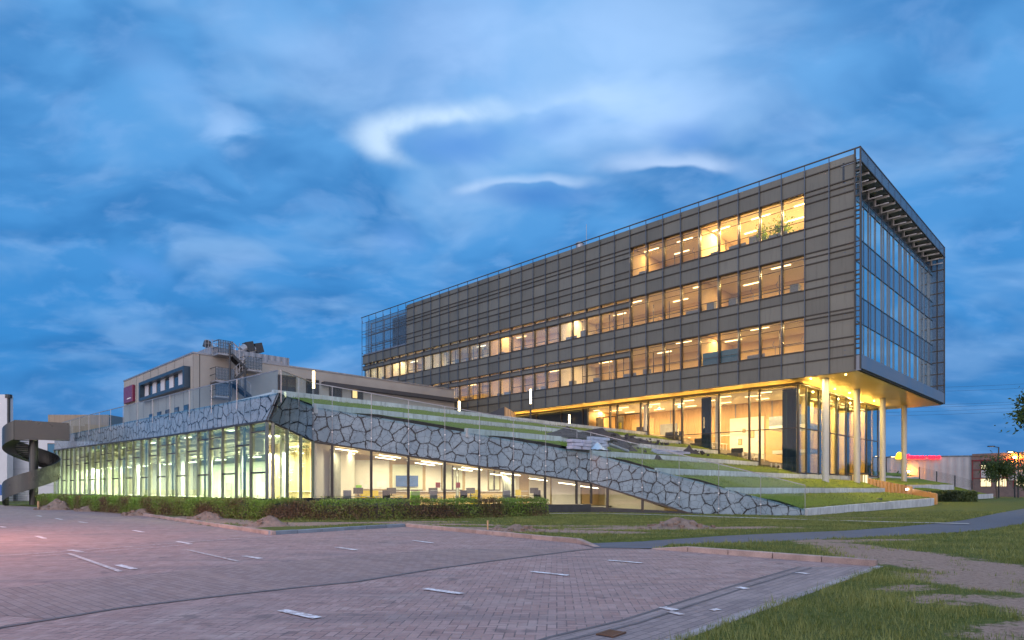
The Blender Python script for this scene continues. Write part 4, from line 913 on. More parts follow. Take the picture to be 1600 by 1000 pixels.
# ================================================================ office tower on columns
S0, T0 = st_of(xy(1336.5, 48.0)); TL, SD = 67.3, 27.8; NBAY = 37; BAY = TL/NBAY
def K(s, t, z): return ST(S0+s, T0+t, z)
def kb(mb, s0, t0, z0, s1, t1, z1, mi=0): return mb.sbox(S0+s0, T0+t0, z0, S0+s1, T0+t1, z1, mi)
tow = thing('office_tower', 'large cantilevered office block clad in taupe panels with lit window bands', 'building', ST(S0, T0, 0), A)
ZBOT, ZTOP = 10.34, 26.62
LEV = [10.34, 11.51, 12.35, 12.96, 14.34, 14.80, 15.10, 16.40, 17.17, 17.81, 19.12, 19.62, 19.99, 21.20, 21.96, 22.60, 23.90, 24.41, 24.81, 26.05, 26.62]
FL = [(12.35, 12.96, 14.34, 14.80, 15.10), (17.17, 17.81, 19.12, 19.62, 19.99), (21.96, 22.60, 23.90, 24.41, 24.81)]
SLAB = [11.45, 16.30, 21.12, 25.7]
def opening(i, k):   # what sits in bay i on floor k
    if 2 <= i <= 10: return 'tall'
    if k < 2 and i > 10: return 'band'
    if k == 2 and i >= 31: return 'open'
    return None
clad = MB(); RUNS = {}
def run(kind, z, i):   # one object per unbroken length of profile
    mb, last = RUNS.get((kind, z), ([], -9))
    if last < i-1: mb = mb+[MB()]
    RUNS[(kind, z)] = (mb, i); return mb[-1]
for i in range(NBAY):
    t0, t1 = i*BAY, (i+1)*BAY
    for z0, z1 in zip(LEV[:-1], LEV[1:]):
        skip = False; zm = (z0+z1)/2
        for k in range(3):
            o = opening(i, k); f = FL[k]
            if o == 'tall' and f[0] < zm < f[4]: skip = True
            if o == 'band' and (f[0] < zm < f[2] or f[3] < zm < f[4]): skip = True
            if o == 'open' and zm > 21.3: skip = True
        if not skip: kb(clad, .0+random.uniform(0, .006), t0+.008, z0+.004, .07, t1-.008, z1-.004)
    for z in LEV[1:-1]:
        inside = None
        for k in range(3):
            o = opening(i, k); f = FL[k]
            if o == 'tall' and f[0]+.01 < z < f[4]-.01: inside = 'tall'
            if o == 'band' and f[0]+.01 < z < f[4]-.01: inside = 'band' if z < f[2]-.1 else inside
            if o == 'open' and z > 21.3: inside = 'open'
        if inside == 'band': continue
        if inside: kb(run('guard_bar', z, i), -.10, t0, z-.018, -.05, t1, z+.018)
        else: kb(run('cladding_profile', z, i), -.085, t0, z-.038, .0, t1, z+.038)
clad.build('cladding', 'clad', tow)
for z in LEV[1:-1]: kb(RUNS[('cladding_profile', z)][0][0], -.10, -.38, z-.03, -.04, .02, z+.03)
for (kind_, z), (mbs, _) in RUNS.items():
    for mb in mbs: mb.build(kind_, 'lip', tow)
mb = MB()
for i in range(NBAY):   # backing wall behind the opaque panels
    t0, t1 = i*BAY, (i+1)*BAY; zc = ZBOT
    for k in range(3):
        o = opening(i, k); f = FL[k]
        if o == 'tall': kb(mb, .10, t0, zc, .26, t1, f[0]); zc = f[4]
        elif o == 'band': kb(mb, .10, t0, zc, .26, t1, f[0]); kb(mb, .10, t0, f[2], .26, t1, f[3]); zc = f[4]
        elif o == 'open': kb(mb, .10, t0, zc, .26, t1, 21.5); zc = None
    if zc is not None: kb(mb, .10, t0, zc, .26, t1, 26.4)
mb.build('backing_wall', 'fascia', tow)
for i in range(NBAY+1):
    t = i*BAY; mb = MB(); kb(mb, -.16, t-.026, ZBOT+.05, -.10, t+.026, 26.90)
    for z in (11.9, 16.75, 21.6, 26.3): kb(mb, -.10, t-.02, z-.08, .0, t+.02, z+.08)
    mb.build('facade_post', 'post', tow)
mb = MB(); kb(mb, -.20, -.42, 26.88, -.10, TL+.2, 26.96); kb(mb, -.42, -.42, 26.88, SD+.2, -.34, 26.96) if False else None
kb(mb, -.20, -.42, 26.885, SD+.25, -.34, 26.965); kb(mb, SD+.17, -.34, 26.885, SD+.25, 1.2, 26.965); mb.build('roof_rail', 'lip', tow)
# windows in the long front
for k in range(3):
    f = FL[k]
    for i in range(NBAY):
        o = opening(i, k); t0, t1 = i*BAY, (i+1)*BAY
        if o == 'tall':
            mb = MB(); kb(mb, .06, t0-.05, f[0], .30, t0+.05, f[4]); kb(mb, .06, t0+.05, f[0], .30, t1-.05, f[0]+.06); kb(mb, .06, t0+.05, f[4]-.06, .30, t1-.05, f[4]); 
            if i == 10: kb(mb, .06, t1-.05, f[0], .34, t1+.05, f[4])
            fr = mb.build('window', 'frame', tow); mb = MB(); kb(mb, .18, t0+.05, f[0]+.06, .20, t1-.05, f[4]-.06); mb.build('pane', 'pane_front', fr)
        elif o == 'band':
            mb = MB(); kb(mb, .06, t0-.045, f[0], .30, t0+.045, f[2]); kb(mb, .06, t0-.04, f[3], .30, t0+.04, f[4]); kb(mb, .06, t0+.045, f[0], .28, t1-.045, f[0]+.05); kb(mb, .06, t0+.045, f[2]-.05, .28, t1-.045, f[2])
            fr = mb.build('window', 'frame', tow); mb = MB(); kb(mb, .18, t0+.045, f[0]+.05, .20, t1-.045, f[2]-.05); kb(mb, .18, t0+.04, f[3], .20, t1-.04, f[4]); mb.build('pane', 'pane_front', fr)
# floors, ceilings, inner walls
mb = MB()
for z in SLAB[:3]: kb(mb, .28, .75, z-.32, SD-.4, TL-.3, z)
kb(mb, .28, .75, SLAB[3], SD-.4, TL-11.3, SLAB[3]+.5); kb(mb, .28, TL-11.3, 21.13, SD-.4, TL-.3, 21.3)
mb.build('floor_slab', 'fascia', tow)
for k in range(3):
    zf, zc = SLAB[k], [15.32, 20.2, 25.0][k]; D = [6.5, 6.5, 7.5][k]; te = TL-.35 if k < 2 else BAY*11+.3
    mb = MB(); kb(mb, .30, .8, zc, SD-.5, te, zc+.06); mb.build('ceiling', 'ceiling', tow)
    mb = MB(); kb(mb, D, 5.0, zf+.01, D+.15, te, zc); kb(mb, D+.15, 5.0, zf+.01, SD-.6, 5.15, zc); kb(mb, SD-.6, .8, zf+.01, SD-.45, 5.15, zc); kb(mb, .30, te-.1, zf+.01, D, te, zc)
    mb.build('core_wall', 'warm_wall', tow)
    mb = MB(); kb(mb, .3, .8, zf+.005, D, te-.1, zf+.03); kb(mb, D, .8, zf+.005, SD-.6, 5.0, zf+.03); mb.build('floor_finish', 'floor_in', tow)
    parts = [7, 16, 22, 29, 34] if k < 2 else [7]
    for j, i in enumerate(parts):
        t = i*BAY+.06; mb = MB(); kb(mb, .36, t, zf+.03, D, t+.1, zc-.01); mb.build('partition', 'white_wall' if j % 2 else 'warm_wall', tow)
    # glazed office fronts deeper in the floor
    mb = MB()
    for i in range(2, NBAY if k < 2 else 11):
        if i % 3: kb(mb, D-2.4, i*BAY, zf+.03, D-2.34, i*BAY+.07, zc-.02)
        if (i*7+k*3) % 5 == 0: kb(mb, D-.06, i*BAY+.2, zf+.03, D-.01, i*BAY+1.2, zf+2.2, 1)
        if (i*5+k) % 7 == 2: kb(mb, D-.5, i*BAY+.1, zf+.03, D-.05, i*BAY+1.6, zf+1.9, 2)
    kb(mb, D-2.42, 3*BAY, zf+2.5, D-2.34, (NBAY-1 if k < 2 else 10)*BAY, zf+2.58)
    mb.build('office_front', ['frame', 'white_furn', 'grey_furn'], tow)
    for i in range(1, NBAY if k < 2 else 11):
        if k == 2: lm = 'lamp_bright' if i <= 6 else 'lamp_soft'
        else:
            lm = 'lamp_warm' if (i*3+k*5) % 7 not in (2,) else 'lamp_soft'
            if k == 1 and (i >= 32 or 24 <= i <= 26): lm = 'lamp_green'
        if (i+k) % 2 == 0 or k == 2:
            s_ = (2.0, 4.6)[(i//2+k) % 2] if k < 2 else (2.2, 4.8)[i % 2]
            mb = MB(); kb(mb, s_, i*BAY+.1, zc-.05, s_+.11, i*BAY+1.7, zc-.005); mb.build('ceiling_light', lm, tow)
            area(K(2.9, i*BAY+.9, zc-.07), .5, 1.6, {'lamp_bright': 260, 'lamp_soft': 60 if k < 2 else 60, 'lamp_warm': 125, 'lamp_green': 150}[lm], {'lamp_green': GREENISH}.get(lm, WARM))
    for j in range(5):   # end rooms
        mb = MB(); kb(mb, 8+j*4, 2.0, zc-.05, 9.3+j*4, 2.13, zc-.005); mb.build('ceiling_light', 'lamp_soft' if k < 2 else 'lamp_bright', tow); area(K(8.7+j*4, 2.07, zc-.07), 1.3, .3, 60 if k < 2 else (1500 if j < 3 else 300), WARM)
# furniture seen behind the panes
def kthing(name, label, cat, s, t, z, group=None): return thing(name, label, cat, K(s, t, z), A, group)
fn = ['lowest office floor', 'middle floor', 'top floor']
cnt = 0
for k in range(3):
    f = FL[k]; zf = SLAB[k]
    rr = random.Random(40+k)
    for i in range(2, 11 if k == 2 else 36):
        if rr.random() < (.58 if k < 2 else .35):
            kind = rr.choice(['cabinet', 'desk', 'monitor']); tt = i*BAY+rr.uniform(.35, 1.1); nthw = 'bay %d' % i
            pos = 'at window %d from the corner, %s' % (i-1, fn[k])
            if kind == 'cabinet':
                o = kthing('cabinet', 'grey office cabinet '+pos, 'cabinet', .9, tt, zf+.03, 'furniture behind the office windows')
                mb = MB(); kb(mb, .6, tt-.35, zf+.03, 1.05, tt+.35, zf+rr.uniform(1.3, 1.75)); mb.build('body', 'grey_furn', o, bevel=.01)
                mb = MB(); kb(mb, .585, tt-.30, zf+.75, .60, tt+.30, zf+.77); kb(mb, .585, tt-.30, zf+1.1, .60, tt+.30, zf+1.12); mb.build('drawer_line', 'dark_steel', o)
            elif kind == 'desk':
                o = kthing('desk', 'white office desk with low screen '+pos, 'desk', 1.0, tt, zf+.03, 'furniture behind the office windows')
                mb = MB(); kb(mb, .55, tt-.8, zf+.95, 1.3, tt+.8, zf+.99); mb.build('top', 'white_furn', o)
                mb = MB(); kb(mb, .5, tt-.75, zf+.75, .54, tt+.75, zf+1.35); mb.build('screen', 'grey_furn', o)
                for a in (-.74, .70):
                    mb = MB(); kb(mb, .6, tt+a, zf+.03, .66, tt+a+.05, zf+.95); kb(mb, 1.2, tt+a, zf+.03, 1.26, tt+a+.05, zf+.95); mb.build('leg', 'steel', o)
            else:
                o = kthing('desk_lamp', 'thin curved floor lamp '+pos, 'lamp', .8, tt, zf+.03, 'furniture behind the office windows')
                mb = MB().tube(K(.8, tt, zf+.05), K(.8, tt, zf+1.7), .025, n=6); mb.tube(K(.8, tt, zf+1.7), K(.8, tt+.25, zf+2.0), .025, n=6); mb.tube(K(.8, tt+.25, zf+2.0), K(.8, tt+.1, zf+2.3), .025, n=6); mb.build('arm', 'grey_furn', o)
                mb = MB().tube(K(.8, tt, zf+.03), K(.8, tt, zf+.06), .15, n=14); mb.build('base', 'dark_steel', o)
for tt in (5.6*BAY, 6.4*BAY):
    pass
mb = MB(); kb(mb, .42, 5*BAY+.08, 12.45, .45, 7*BAY-.1, 13.55); tag(mb.build('screen_panel', 'teal'), 'teal privacy screen filling the lower half of two windows on the lowest office floor', 'screen')
def potted_plant(t, s, z, h, w, label, seed):
    o = kthing('potted_plant', label, 'plant', s, t, z, 'plants in the lit top floor window')
    p = K(s, t, z); MB().tube(p, p+Vector((0, 0, .5)), .18, .24, n=14).build('pot', 'white_furn', o)
    MB().tube(p+Vector((0, 0, .5)), p+Vector((0, 0, h*.7)), .03, n=6).build('stem', 'bark', o)
    r = np.random.default_rng(seed); n = 700; c = r.normal(size=(n, 3))*np.array([w*.32, w*.32, h*.19])+np.array([0, 0, h*.66])
    fl = fastmesh('foliage', leaf_quads(c, .11, r), 4, 'leaf_plant', o, r.uniform(0, 1, n))
potted_plant(4.15*BAY, 1.0, 21.15, 2.3, .9, 'small green potted plant in the brightly lit top floor window', 3); potted_plant(3.25*BAY, 1.0, 21.15, 2.55, 1.15, 'larger bushy green plant nearest the corner in the bright top floor window', 4)
# open corner frame on the far end of the top floor
mb = MB()
for j in range(4): t = TL-.3-j*3.4; kb(mb, 1.2, t-.06, 21.3, 1.35, t+.06, 26.3)
for z in (22.9, 24.6, 26.2): kb(mb, 1.2, TL-11, z-.06, 1.35, TL-.3, z+.06)
for j in range(6): kb(mb, .1, TL-.4-j*BAY, 22.55, 1.2, TL-.34-j*BAY, 22.63); kb(mb, .1, TL-.4-j*BAY, 24.4, 1.2, TL-.34-j*BAY, 24.48)
kb(mb, 4.5, TL-11.4, 21.3, 4.7, TL-5.5, 25.9); kb(mb, .3, TL-11.5, 21.3, SD-.4, TL-11.3, 26.3); mb.build('terrace_frame', 'steel', tow); mb = MB(); kb(mb, 1.40, TL-11.2, 21.4, 1.42, TL-5.6, 26.0); mb.build('terrace_screen', 'screen_dense', tow); mb = MB(); kb(mb, .30, TL-11.2, 21.4, .32, TL-.3, 26.3); mb.build('terrace_screen', 'screen_light', tow)
# glazed end wall
mull = MB(); SPD = {}; NE = 15; EB = SD/NE; RT = .70
ROW = [(12.0, 14.70), (16.78, 19.40), (21.35, 24.15)]
for j in range(NE):
    s0, s1 = .05+j*EB, .05+(j+1)*EB
    for z0, z1 in ROW:
        mb = MB(); kb(mb, s0+.03, RT, z0+.02, s1-.03, RT+.02, z1-.02); fr = mb.build('curtain_window', 'pane_end', tow)
    for z0, z1 in ((11.6, 12.0), (14.70, 16.78), (19.40, 21.35), (24.15, 24.65)): kb(SPD.setdefault(z0, MB()), s0+.03, RT+.0, z0, s1-.03, RT+.05, z1)
    kb(mull, s0-.03, RT-.08, 11.6, s0+.03, RT+.12, 25.0)
    if j % 3 != 1: kb(mull, s0+.62, RT-.05, 11.6, s0+.66, RT+.02, 24.65)
for z in (11.62, 12.0, 14.70, 16.78, 19.40, 21.35, 24.15, 24.65): kb(mull, .0, RT-.05, z-.025, SD, RT+.1, z+.025)
mull.build('curtain_wall_frame', 'post', tow); [m__.build('spandrel', 'spandrel', tow) for m__ in SPD.values()]
# light blinds and screens behind the end windows
mb = MB()
rr = random.Random(5)
for k in range(3):
    for j in range(NE):
        z0, z1 = ROW[k]
        if rr.random() < .25: a = .05+j*EB+rr.uniform(.05, .4); kb(mb, a, RT+.25, z0+.02, a+rr.uniform(.5, 1.2), RT+.27, z1-.02)
mb.build('blind', 'curtain_grey', tow)
mb = MB(); kb(mb, 0, RT+.05, 24.67, SD-.1, RT+.2, 26.2); mb.build('attic_wall', 'dark_glass', tow); mb = MB(); kb(mb, -.05, -.33, 25.93, SD, RT+.3, 25.98); mb.build('attic_deck', 'fascia', tow)
for j in range(16):
    s_ = .3+j*(SD-.6)/15; mb = MB(); kb(mb, s_-.06, -.34, 25.70, s_+.06, RT+.04, 25.9); kb(mb, s_-.03, -.30, 25.2, s_+.03, RT, 25.28); kb(mb, s_-.03, RT-.05, 25.2, s_+.03, RT+.04, 25.8); mb.build('bracket', 'white_panel', tow)
mb = MB(); kb(mb, -.1, -.40, 25.95, SD+.2, -.36, 26.88)
for j in range(16): kb(mb, .0+j*SD/15-.03, -.36, 25.95, .0+j*SD/15+.03, -.30, 26.88)
mb.build('roof_screen', 'grating', tow); mb = MB(); kb(mb, -.1, -.44, 25.86, SD+.2, -.34, 25.95); mb.build('roof_screen_sill', 'lip', tow)
# side frames at both corners of the end wall
mb = MB()
for ta in (-.40, -.02): kb(mb, -.20, ta-.04, ZBOT+.1, -.06, ta+.06, 26.88)
for z in (12.0, 12.7, 13.8, 16.9, 17.5, 18.6, 21.7, 22.3, 23.4, 25.3): kb(mb, -.12, -.36, z-.06, .0, -.06, z+.06)
mb.build('corner_frame', 'lip', tow); mb = MB()
for ta in (-.40, .25, .75): kb(mb, SD-.05, ta-.04, ZBOT+.1, SD+.09, ta+.06, 26.88)
for z in np.arange(11.2, 26.6, 1.22): kb(mb, SD-.03, -.36, z-.05, SD+.05, .75, z+.05)
for z in LEV[1:-1]: kb(mb, SD+.09, -.40, z-.03, SD+.40, -.3, z+.03)
kb(mb, SD-.1, RT+.1, ZBOT+.2, SD+.0, RT+3, 26.4)
mb.build('corner_frame', 'lip', tow)
mb = MB(); kb(mb, SD+.01, -.34, ZBOT+.2, SD+.03, .2, 26.4); kb(mb, SD+.01, .3, ZBOT+.2, SD+.03, .72, 26.4); mb.build('side_grating', 'grating', tow)
mb = MB(); kb(mb, -.06, -.34, 11.5, -.03, -.03, 26.0); mb.build('corner_glass', 'guard', tow)
mb = MB(); kb(mb, .02, -.40, ZBOT+.18, SD+.1, -.30, 11.55); kb(mb, .02, -.299, 11.45, SD+.1, RT+.1, 11.547); kb(mb, -.08, -.40, ZBOT+.02, .02, -.005, 11.5); mb.build('end_fascia', 'fascia', tow)
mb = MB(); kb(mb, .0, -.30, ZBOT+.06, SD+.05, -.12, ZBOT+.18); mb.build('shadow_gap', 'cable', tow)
# panelled metal soffit
mb = MB()
for i in range(0, 24):
    for j in range(10):
        if i > 3 and j > 1: continue
        kb(mb, .08+j*2.78+.006, -.1+i*2.4+.006, ZBOT, .08+(j+1)*2.78-.006, -.1+(i+1)*2.4-.006, ZBOT+.05)
mb.build('soffit', 'soffit', tow); mb = MB(); kb(mb, .1, -.1, ZBOT+.06, SD, TL-.2, ZBOT+.3); mb.build('soffit_deck', 'hood', tow)
mb = MB(); kb(mb, SD-.4, 5.3, 11, SD-.2, TL, 26.4); kb(mb, .3, TL-.25, ZBOT+.1, SD-.3, TL-.05, 21.3); mb.build('rear_wall', 'clad', tow)
mb = MB(); kb(mb, .3, 1.2, 26.2, SD-.3, TL-11.5, 26.4); mb.build('roof', 'slabs', tow)
# columns
for s_ in (1.9, 9.72, 17.55, 25.35):
    p = K(s_, 2.75, .3); MB().tube(p, K(s_, 2.75, ZBOT-.002), .26, n=32).build('column', 'column', tow, smooth=False)
# downlights in the soffit
for s_, t in ((1.1, 1.0), (1.1, 3.6), (4.8, 3.9), (8.2, 4.1), (11.5, 3.9), (15, 4.1), (19, 3.9)):
    p = K(s_, t, ZBOT-.022); MB().tube(p, p+Vector((0, 0, .02)), .05, n=14).build('downlight', 'down', tow); area(p-Vector((0, 0, .01)), .1, .1, 150, (1, .72, .25))
# amber strips on a ledge over the glazing, throwing light up onto the metal soffit
for j in range(9):
    a = 5.2+j*3.73; mb = MB(); kb(mb, 1.93, a, ZBOT-.20, 1.99, a+3.5, ZBOT-.17); mb.build('light_strip', 'led', tow); area(K(1.75, a+1.75, ZBOT-.55), .06, 3.4, 26, GOLD, up_=True)
mb = MB(); kb(mb, 1.84, 4.5, ZBOT-.24, 2.10, 39.9, ZBOT-.21); kb(mb, 1.84, 4.5, ZBOT-.21, 1.87, 39.9, ZBOT-.10); kb(mb, 2.1, 4.62, ZBOT-.24, 24.5, 4.9, ZBOT-.21); kb(mb, 2.1, 4.62, ZBOT-.21, 24.5, 4.65, ZBOT-.10); mb.build('light_ledge', 'frame', tow)
for j in range(6):
    a = 2.6+j*3.7; mb = MB(); kb(mb, a, 4.72, ZBOT-.20, a+3.3, 4.78, ZBOT-.17); mb.build('light_strip', 'led', tow); area(K(a+1.65, 4.45, ZBOT-.75), 3.2, .06, 46, GOLD, up_=True)

# ---------------------------------------------------------------- glazed ground floor (steps down with the lawn)
SGL, TGL = 2.2, 5.0; ZC = ZBOT-.06
steps = [(5.0, 8.25, 2.85, 3.45), (8.28, 12.0, 3.85, 4.55), (12.03, 15.7, 5.0, 5.6), (15.75, 19.4, 6.05, 6.72), (19.45, 40.0, 7.15, 7.15)]
def zbase(t):
    for a, e, z0, z1 in steps:
        if a-.01 <= t <= e+.02: return z0+(z1-z0)*(t-a)/(e-a)
    return 7.15
mul_t = [5.0, 8.25, 9.17, 12.0, 15.7, 16.6, 19.43, 20.3, 23.1, 24.0, 26.9, 27.6, 30.6, 34.3, 38, 40]
for i, t in enumerate(mul_t):
    mb = MB(); zb = zbase(t-.06 if t in (8.25, 12.0, 15.7, 19.43) else t)-.6
    kb(mb, SGL-.09, t-.06, zb, SGL+.14, t+.06, ZC); mb.build('mullion', 'frame', tow)
    if i+1 < len(mul_t):
        t2 = mul_t[i+1]; z0, z1 = zbase(t+.07), zbase(t2-.07)
        if t < 26.8:
            mb = MB(); mb.hexa([K(SGL, t+.06, z0), K(SGL+.02, t+.06, z0), K(SGL+.02, t2-.06, z1), K(SGL, t2-.06, z1), K(SGL, t+.06, ZC), K(SGL+.02, t+.06, ZC), K(SGL+.02, t2-.06, ZC), K(SGL, t2-.06, ZC)]); mb.build('shopfront_pane', 'pane_lobby', tow)
        else:
            mb = MB(); kb(mb, SGL+.05, t+.06, 7.1, SGL+.15, t2-.06, ZC); mb.build('dark_shopfront', 'dark_glass', tow)
        mb = MB(); mb.bar(K(SGL, t+.06, z0+.02), K(SGL, t2-.06, z1+.02), .14, .09)
        if t < 19: kb(mb, SGL-.05, t+.06, 6.55, SGL+.08, t2-.06, 6.62)
        mb.build('glazing_bar', 'frame', tow)
mb = MB(); kb(mb, SGL-.12, TGL-.1, ZC, SGL+.2, 40, ZBOT-.002); kb(mb, SGL+.2, TGL-.1, ZC, 24.6, TGL+.2, ZBOT-.002); mb.build('glazing_head', 'frame', tow)
side_s = [2.2, 4.0, 6.9, 9.6, 11.6, 14.2, 17.2, 20.5, 24.5]
for i, s_ in enumerate(side_s):
    mb = MB(); kb(mb, s_-.05, TGL-.05, 2.3, s_+.05, TGL+.09, ZC); mb.build('mullion', 'frame', tow)
    if i+1 < len(side_s):
        mb = MB(); kb(mb, s_+.06, TGL, 2.85, side_s[i+1]-.06, TGL+.02, ZC); mb.build('side_pane', 'pane_side', tow)
mb = MB(); kb(mb, 2.2, TGL-.05, 6.55, 24.5, TGL+.08, 6.62); kb(mb, 2.2, TGL-.05, 2.78, 24.5, TGL+.1, 2.88); mb.build('glazing_bar', 'frame', tow)
# base walls under the glazing
mb = MB()
for a, e, z0, z1 in steps: mb.hexa([K(SGL+.0, a, 1.5), K(SGL+.25, a, 1.5), K(SGL+.25, e, 1.5), K(SGL, e, 1.5), K(SGL, a, z0-.03), K(SGL+.25, a, z0-.03), K(SGL+.25, e, z1-.03), K(SGL, e, z1-.03)])
kb(mb, SGL, TGL+.02, 1.2, 24.5, TGL+.2, 2.77); mb.build('base_wall', 'concrete', tow)
# lobby: stepped floor, back walls, ceiling, lights
mb = MB(); kb(mb, 2.5, 5.3, ZC-.25, 24.3, 40, ZC-.17); mb.build('lobby_ceiling', 'ceiling', tow)
mb = MB()
for a, e, z in ((5.3, 8.25, 2.85), (8.25, 12, 3.9), (12, 15.7, 5.05), (15.7, 19.4, 6.1), (19.4, 27.4, 6.95), (27.4, 40, 6.95)): kb(mb, 2.5, a, z-.3, 14, e, z)
for t_, z_ in ((8.3, 3.9), (12.05, 5.05), (15.75, 6.1)):
    for j in range(4): kb(mb, 2.9, t_+1.7+.5*j, z_, 9.4, t_+2.2+.5*j, z_+.17*(j+1))
kb(mb, 14, 5.3, 2.45, 24.3, 12, 2.75); mb.build('lobby_floor', 'floor_in', tow)
mb = MB(); kb(mb, 9.6, 9.2, 2.7, 9.8, 40, ZC-.2, 0); kb(mb, 9.8, 9.2, 2.7, 24.3, 9.4, ZC-.2, 0)
kb(mb, 9.5, 11.0, 3.4, 9.6, 14.5, 8.6, 1); kb(mb, 9.5, 16.2, 5.4, 9.6, 18.9, 8.8, 0); kb(mb, 9.5, 9.25, 3.4, 9.58, 10.8, 8.3, 2); kb(mb, 9.5, 20.5, 6.95, 9.58, 22.6, 8.6, 3); kb(mb, 9.5, 23.4, 6.95, 9.6, 26.3, 9.4, 2)
kb(mb, 24.0, 5.4, 2.7, 24.2, 9.2, ZC-.2, 0)
kb(mb, 6.2, 5.5, 6.9, 9.6, 9.1, 7.25, 1); kb(mb, 6.2, 5.5, 7.25, 6.3, 9.1, 8.1, 3); kb(mb, 6.2, 5.5, 4.7, 9.6, 8.8, 5.0, 1); kb(mb, 7.0, 7.6, 2.9, 7.3, 7.9, 6.9, 1)
for t_ in (10.2, 13.9, 17.4, 21.3, 25.2): kb(mb, 9.55, t_, 3.5, 9.595, t_+.08, ZC-.2, 3)
kb(mb, 9.5, 12.4, 6.9, 9.595, 19.2, 7.0, 1)
for j, s_ in enumerate((11.5, 14.8, 18.1, 21.4)): kb(mb, s_, 7.4, 2.7, s_+.9, 8.2, ZC-.2, 2)
kb(mb, 2.6, 27.3, 6.9, 9.6, 27.5, ZC-.2, 0)
mb.build('lobby_wall', ['wood', 'white_wall', 'warm_wall', 'grey_furn'], tow)
for a_, e_ in ((3.1, 3.8), (5.1, 6.2), (8.0, 8.9), (10.6, 11.3), (12.4, 13.6), (15.2, 16.7), (18.3, 20.2), (21.5, 23.8)):
    mb = MB(); curtain(mb, K(a_, TGL+.45, 0), K(e_, TGL+.5, 0), 2.9, ZC-.3, .05, 16); mb.build('interior_drape', 'curtain', tow)
for s_, t in ((4.1, 13.05), (4.1, 20.9), (4.3, 6.2)):
    mb = MB().tube(K(s_, t, 2.5), K(s_, t, ZC-.2), .25, n=20); mb.build('inner_column', 'white_panel', tow)
for j, t in enumerate(np.arange(6.0, 27, 1.87)):
    for s_ in ((3.7,) if j % 2 else (5.2, 7.6)):
        mb = MB(); kb(mb, s_, t, ZC-.28, s_+.11, t+1.2, ZC-.252); mb.build('ceiling_light', 'lamp_lobby', tow)
    area(K(5.0, t+.6, ZC-.30), .5, 1.4, 165, WARM)
for j, s_ in enumerate((10.5, 12.5, 14.5, 16.5, 18.5, 20.5, 22.5)):
    mb = MB(); kb(mb, s_, 6.1, ZC-.28, s_+1.4, 6.2, ZC-.252); mb.build('ceiling_light', 'lamp_lobby', tow); area(K(s_+.7, 6.8, ZC-.30), 1.4, .4, 230, (1, .72, .22))
# blue-grey curtains just inside the lobby front glazing
for lab, s_, t0_, t1_, zb_, zt_ in (('wide blue-grey curtain gathered at the glass corner of the lobby', 2.75, 5.35, 6.6, 2.9, ZC-.3), ('blue-grey curtain hanging by the white column in the lobby', 2.75, 13.0, 14.1, 4.7, ZC-.3)):
    mb = MB(); curtain(mb, K(s_, t0_, 0), K(s_+.25, t1_, 0), zb_, zt_, .15, 30); tag(mb.build('curtain', 'curtain', origin=K(s_, t0_, zb_)), lab, 'curtain')
# entrance doors
mb = MB(); 
for t in (24.2, 25.0, 25.8, 26.6): kb(mb, 3.4, t-.03, 6.98, 3.48, t+.03, 9.15)
kb(mb, 3.4, 24.2, 9.1, 3.48, 26.6, 9.2); kb(mb, 3.4, 24.0, 6.95, 4.6, 24.06, 9.2); kb(mb, 3.4, 26.7, 6.95, 4.6, 26.76, 9.2); mb.build('entrance_door', 'frame', tow)
mb = MB(); kb(mb, SGL-.06, 20.36, 9.0, SGL+.1, 23.0, 9.1); mb.build('door_head', 'frame', tow)
for t, lb in ((17.6, 'green exit sign on the lobby ceiling, nearer the corner'), (19.9, 'green exit sign on the lobby ceiling beside the inner column')):
    o = kthing('exit_sign', lb, 'sign', 5.2, t, ZC-.55); mb = MB(); kb(mb, 5.2, t, ZC-.62, 5.24, t+.3, ZC-.45); mb.build('face', 'exit', o)
    mb = MB().tube(K(5.22, t+.15, ZC-.45), K(5.22, t+.15, ZC-.26), .012, n=6); mb.build('hanger', 'steel', o)
# lecture furniture in the stepped lobby
def table_row(t, z, s0, label, n):
    o = kthing('bench_table', label, 'table', s0, t, z, 'white bench tables in the lobby')
    mb = MB(); kb(mb, s0, t-.25, z+.70, s0+3.0, t+.25, z+.74); mb.build('top', 'white_furn', o)
    for a in (.1, 1.5, 2.85):
        mb = MB(); kb(mb, s0+a, t-.2, z, s0+a+.05, t-.15, z+.70); kb(mb, s0+a, t+.15, z, s0+a+.05, t+.2, z+.70); mb.build('leg', 'white_furn', o)
chair0 = None; CH = []
def lect_chair(s_, t, z, label):
    global chair0
    if chair0 is None:
        chair0 = kthing('chair', label, 'chair', s_, t, z, 'white chairs in the lobby')
        mb = MB(); kb(mb, s_-.21, t-.21, z+.43, s_+.21, t+.21, z+.47); mb.build('seat', 'white_furn', chair0, bevel=.015)
        mb = MB(); kb(mb, s_-.20, t+.17, z+.55, s_+.20, t+.21, z+.88); mb.build('backrest', 'white_furn', chair0, bevel=.015)
        for a in (-.18, .18):
            for c in (-.18, .18): MB().tube(K(s_+a, t+c, z), K(s_+a, t+c, z+(.86 if c > 0 else .44)), .014, n=6).build('leg', 'dark_steel', chair0)
    else: copy_thing(chair0, K(s_, t, z), A, label)
rows = [(9.55, 3.92, 'lit lobby window nearest the glass corner', 3), (13.2, 5.07, 'lobby window right of the curtained column', 3), (7.0, 2.87, 'corner glass of the lobby', 3)]
for t, z, lb, n in rows:
    table_row(t, z, 2.9, 'white bench table behind the '+lb, n)
    for j in range(n): lect_chair(3.4+j*1.0, t+.55, z, ['front', 'second', 'third'][j]+' white chair at the bench behind the '+lb)
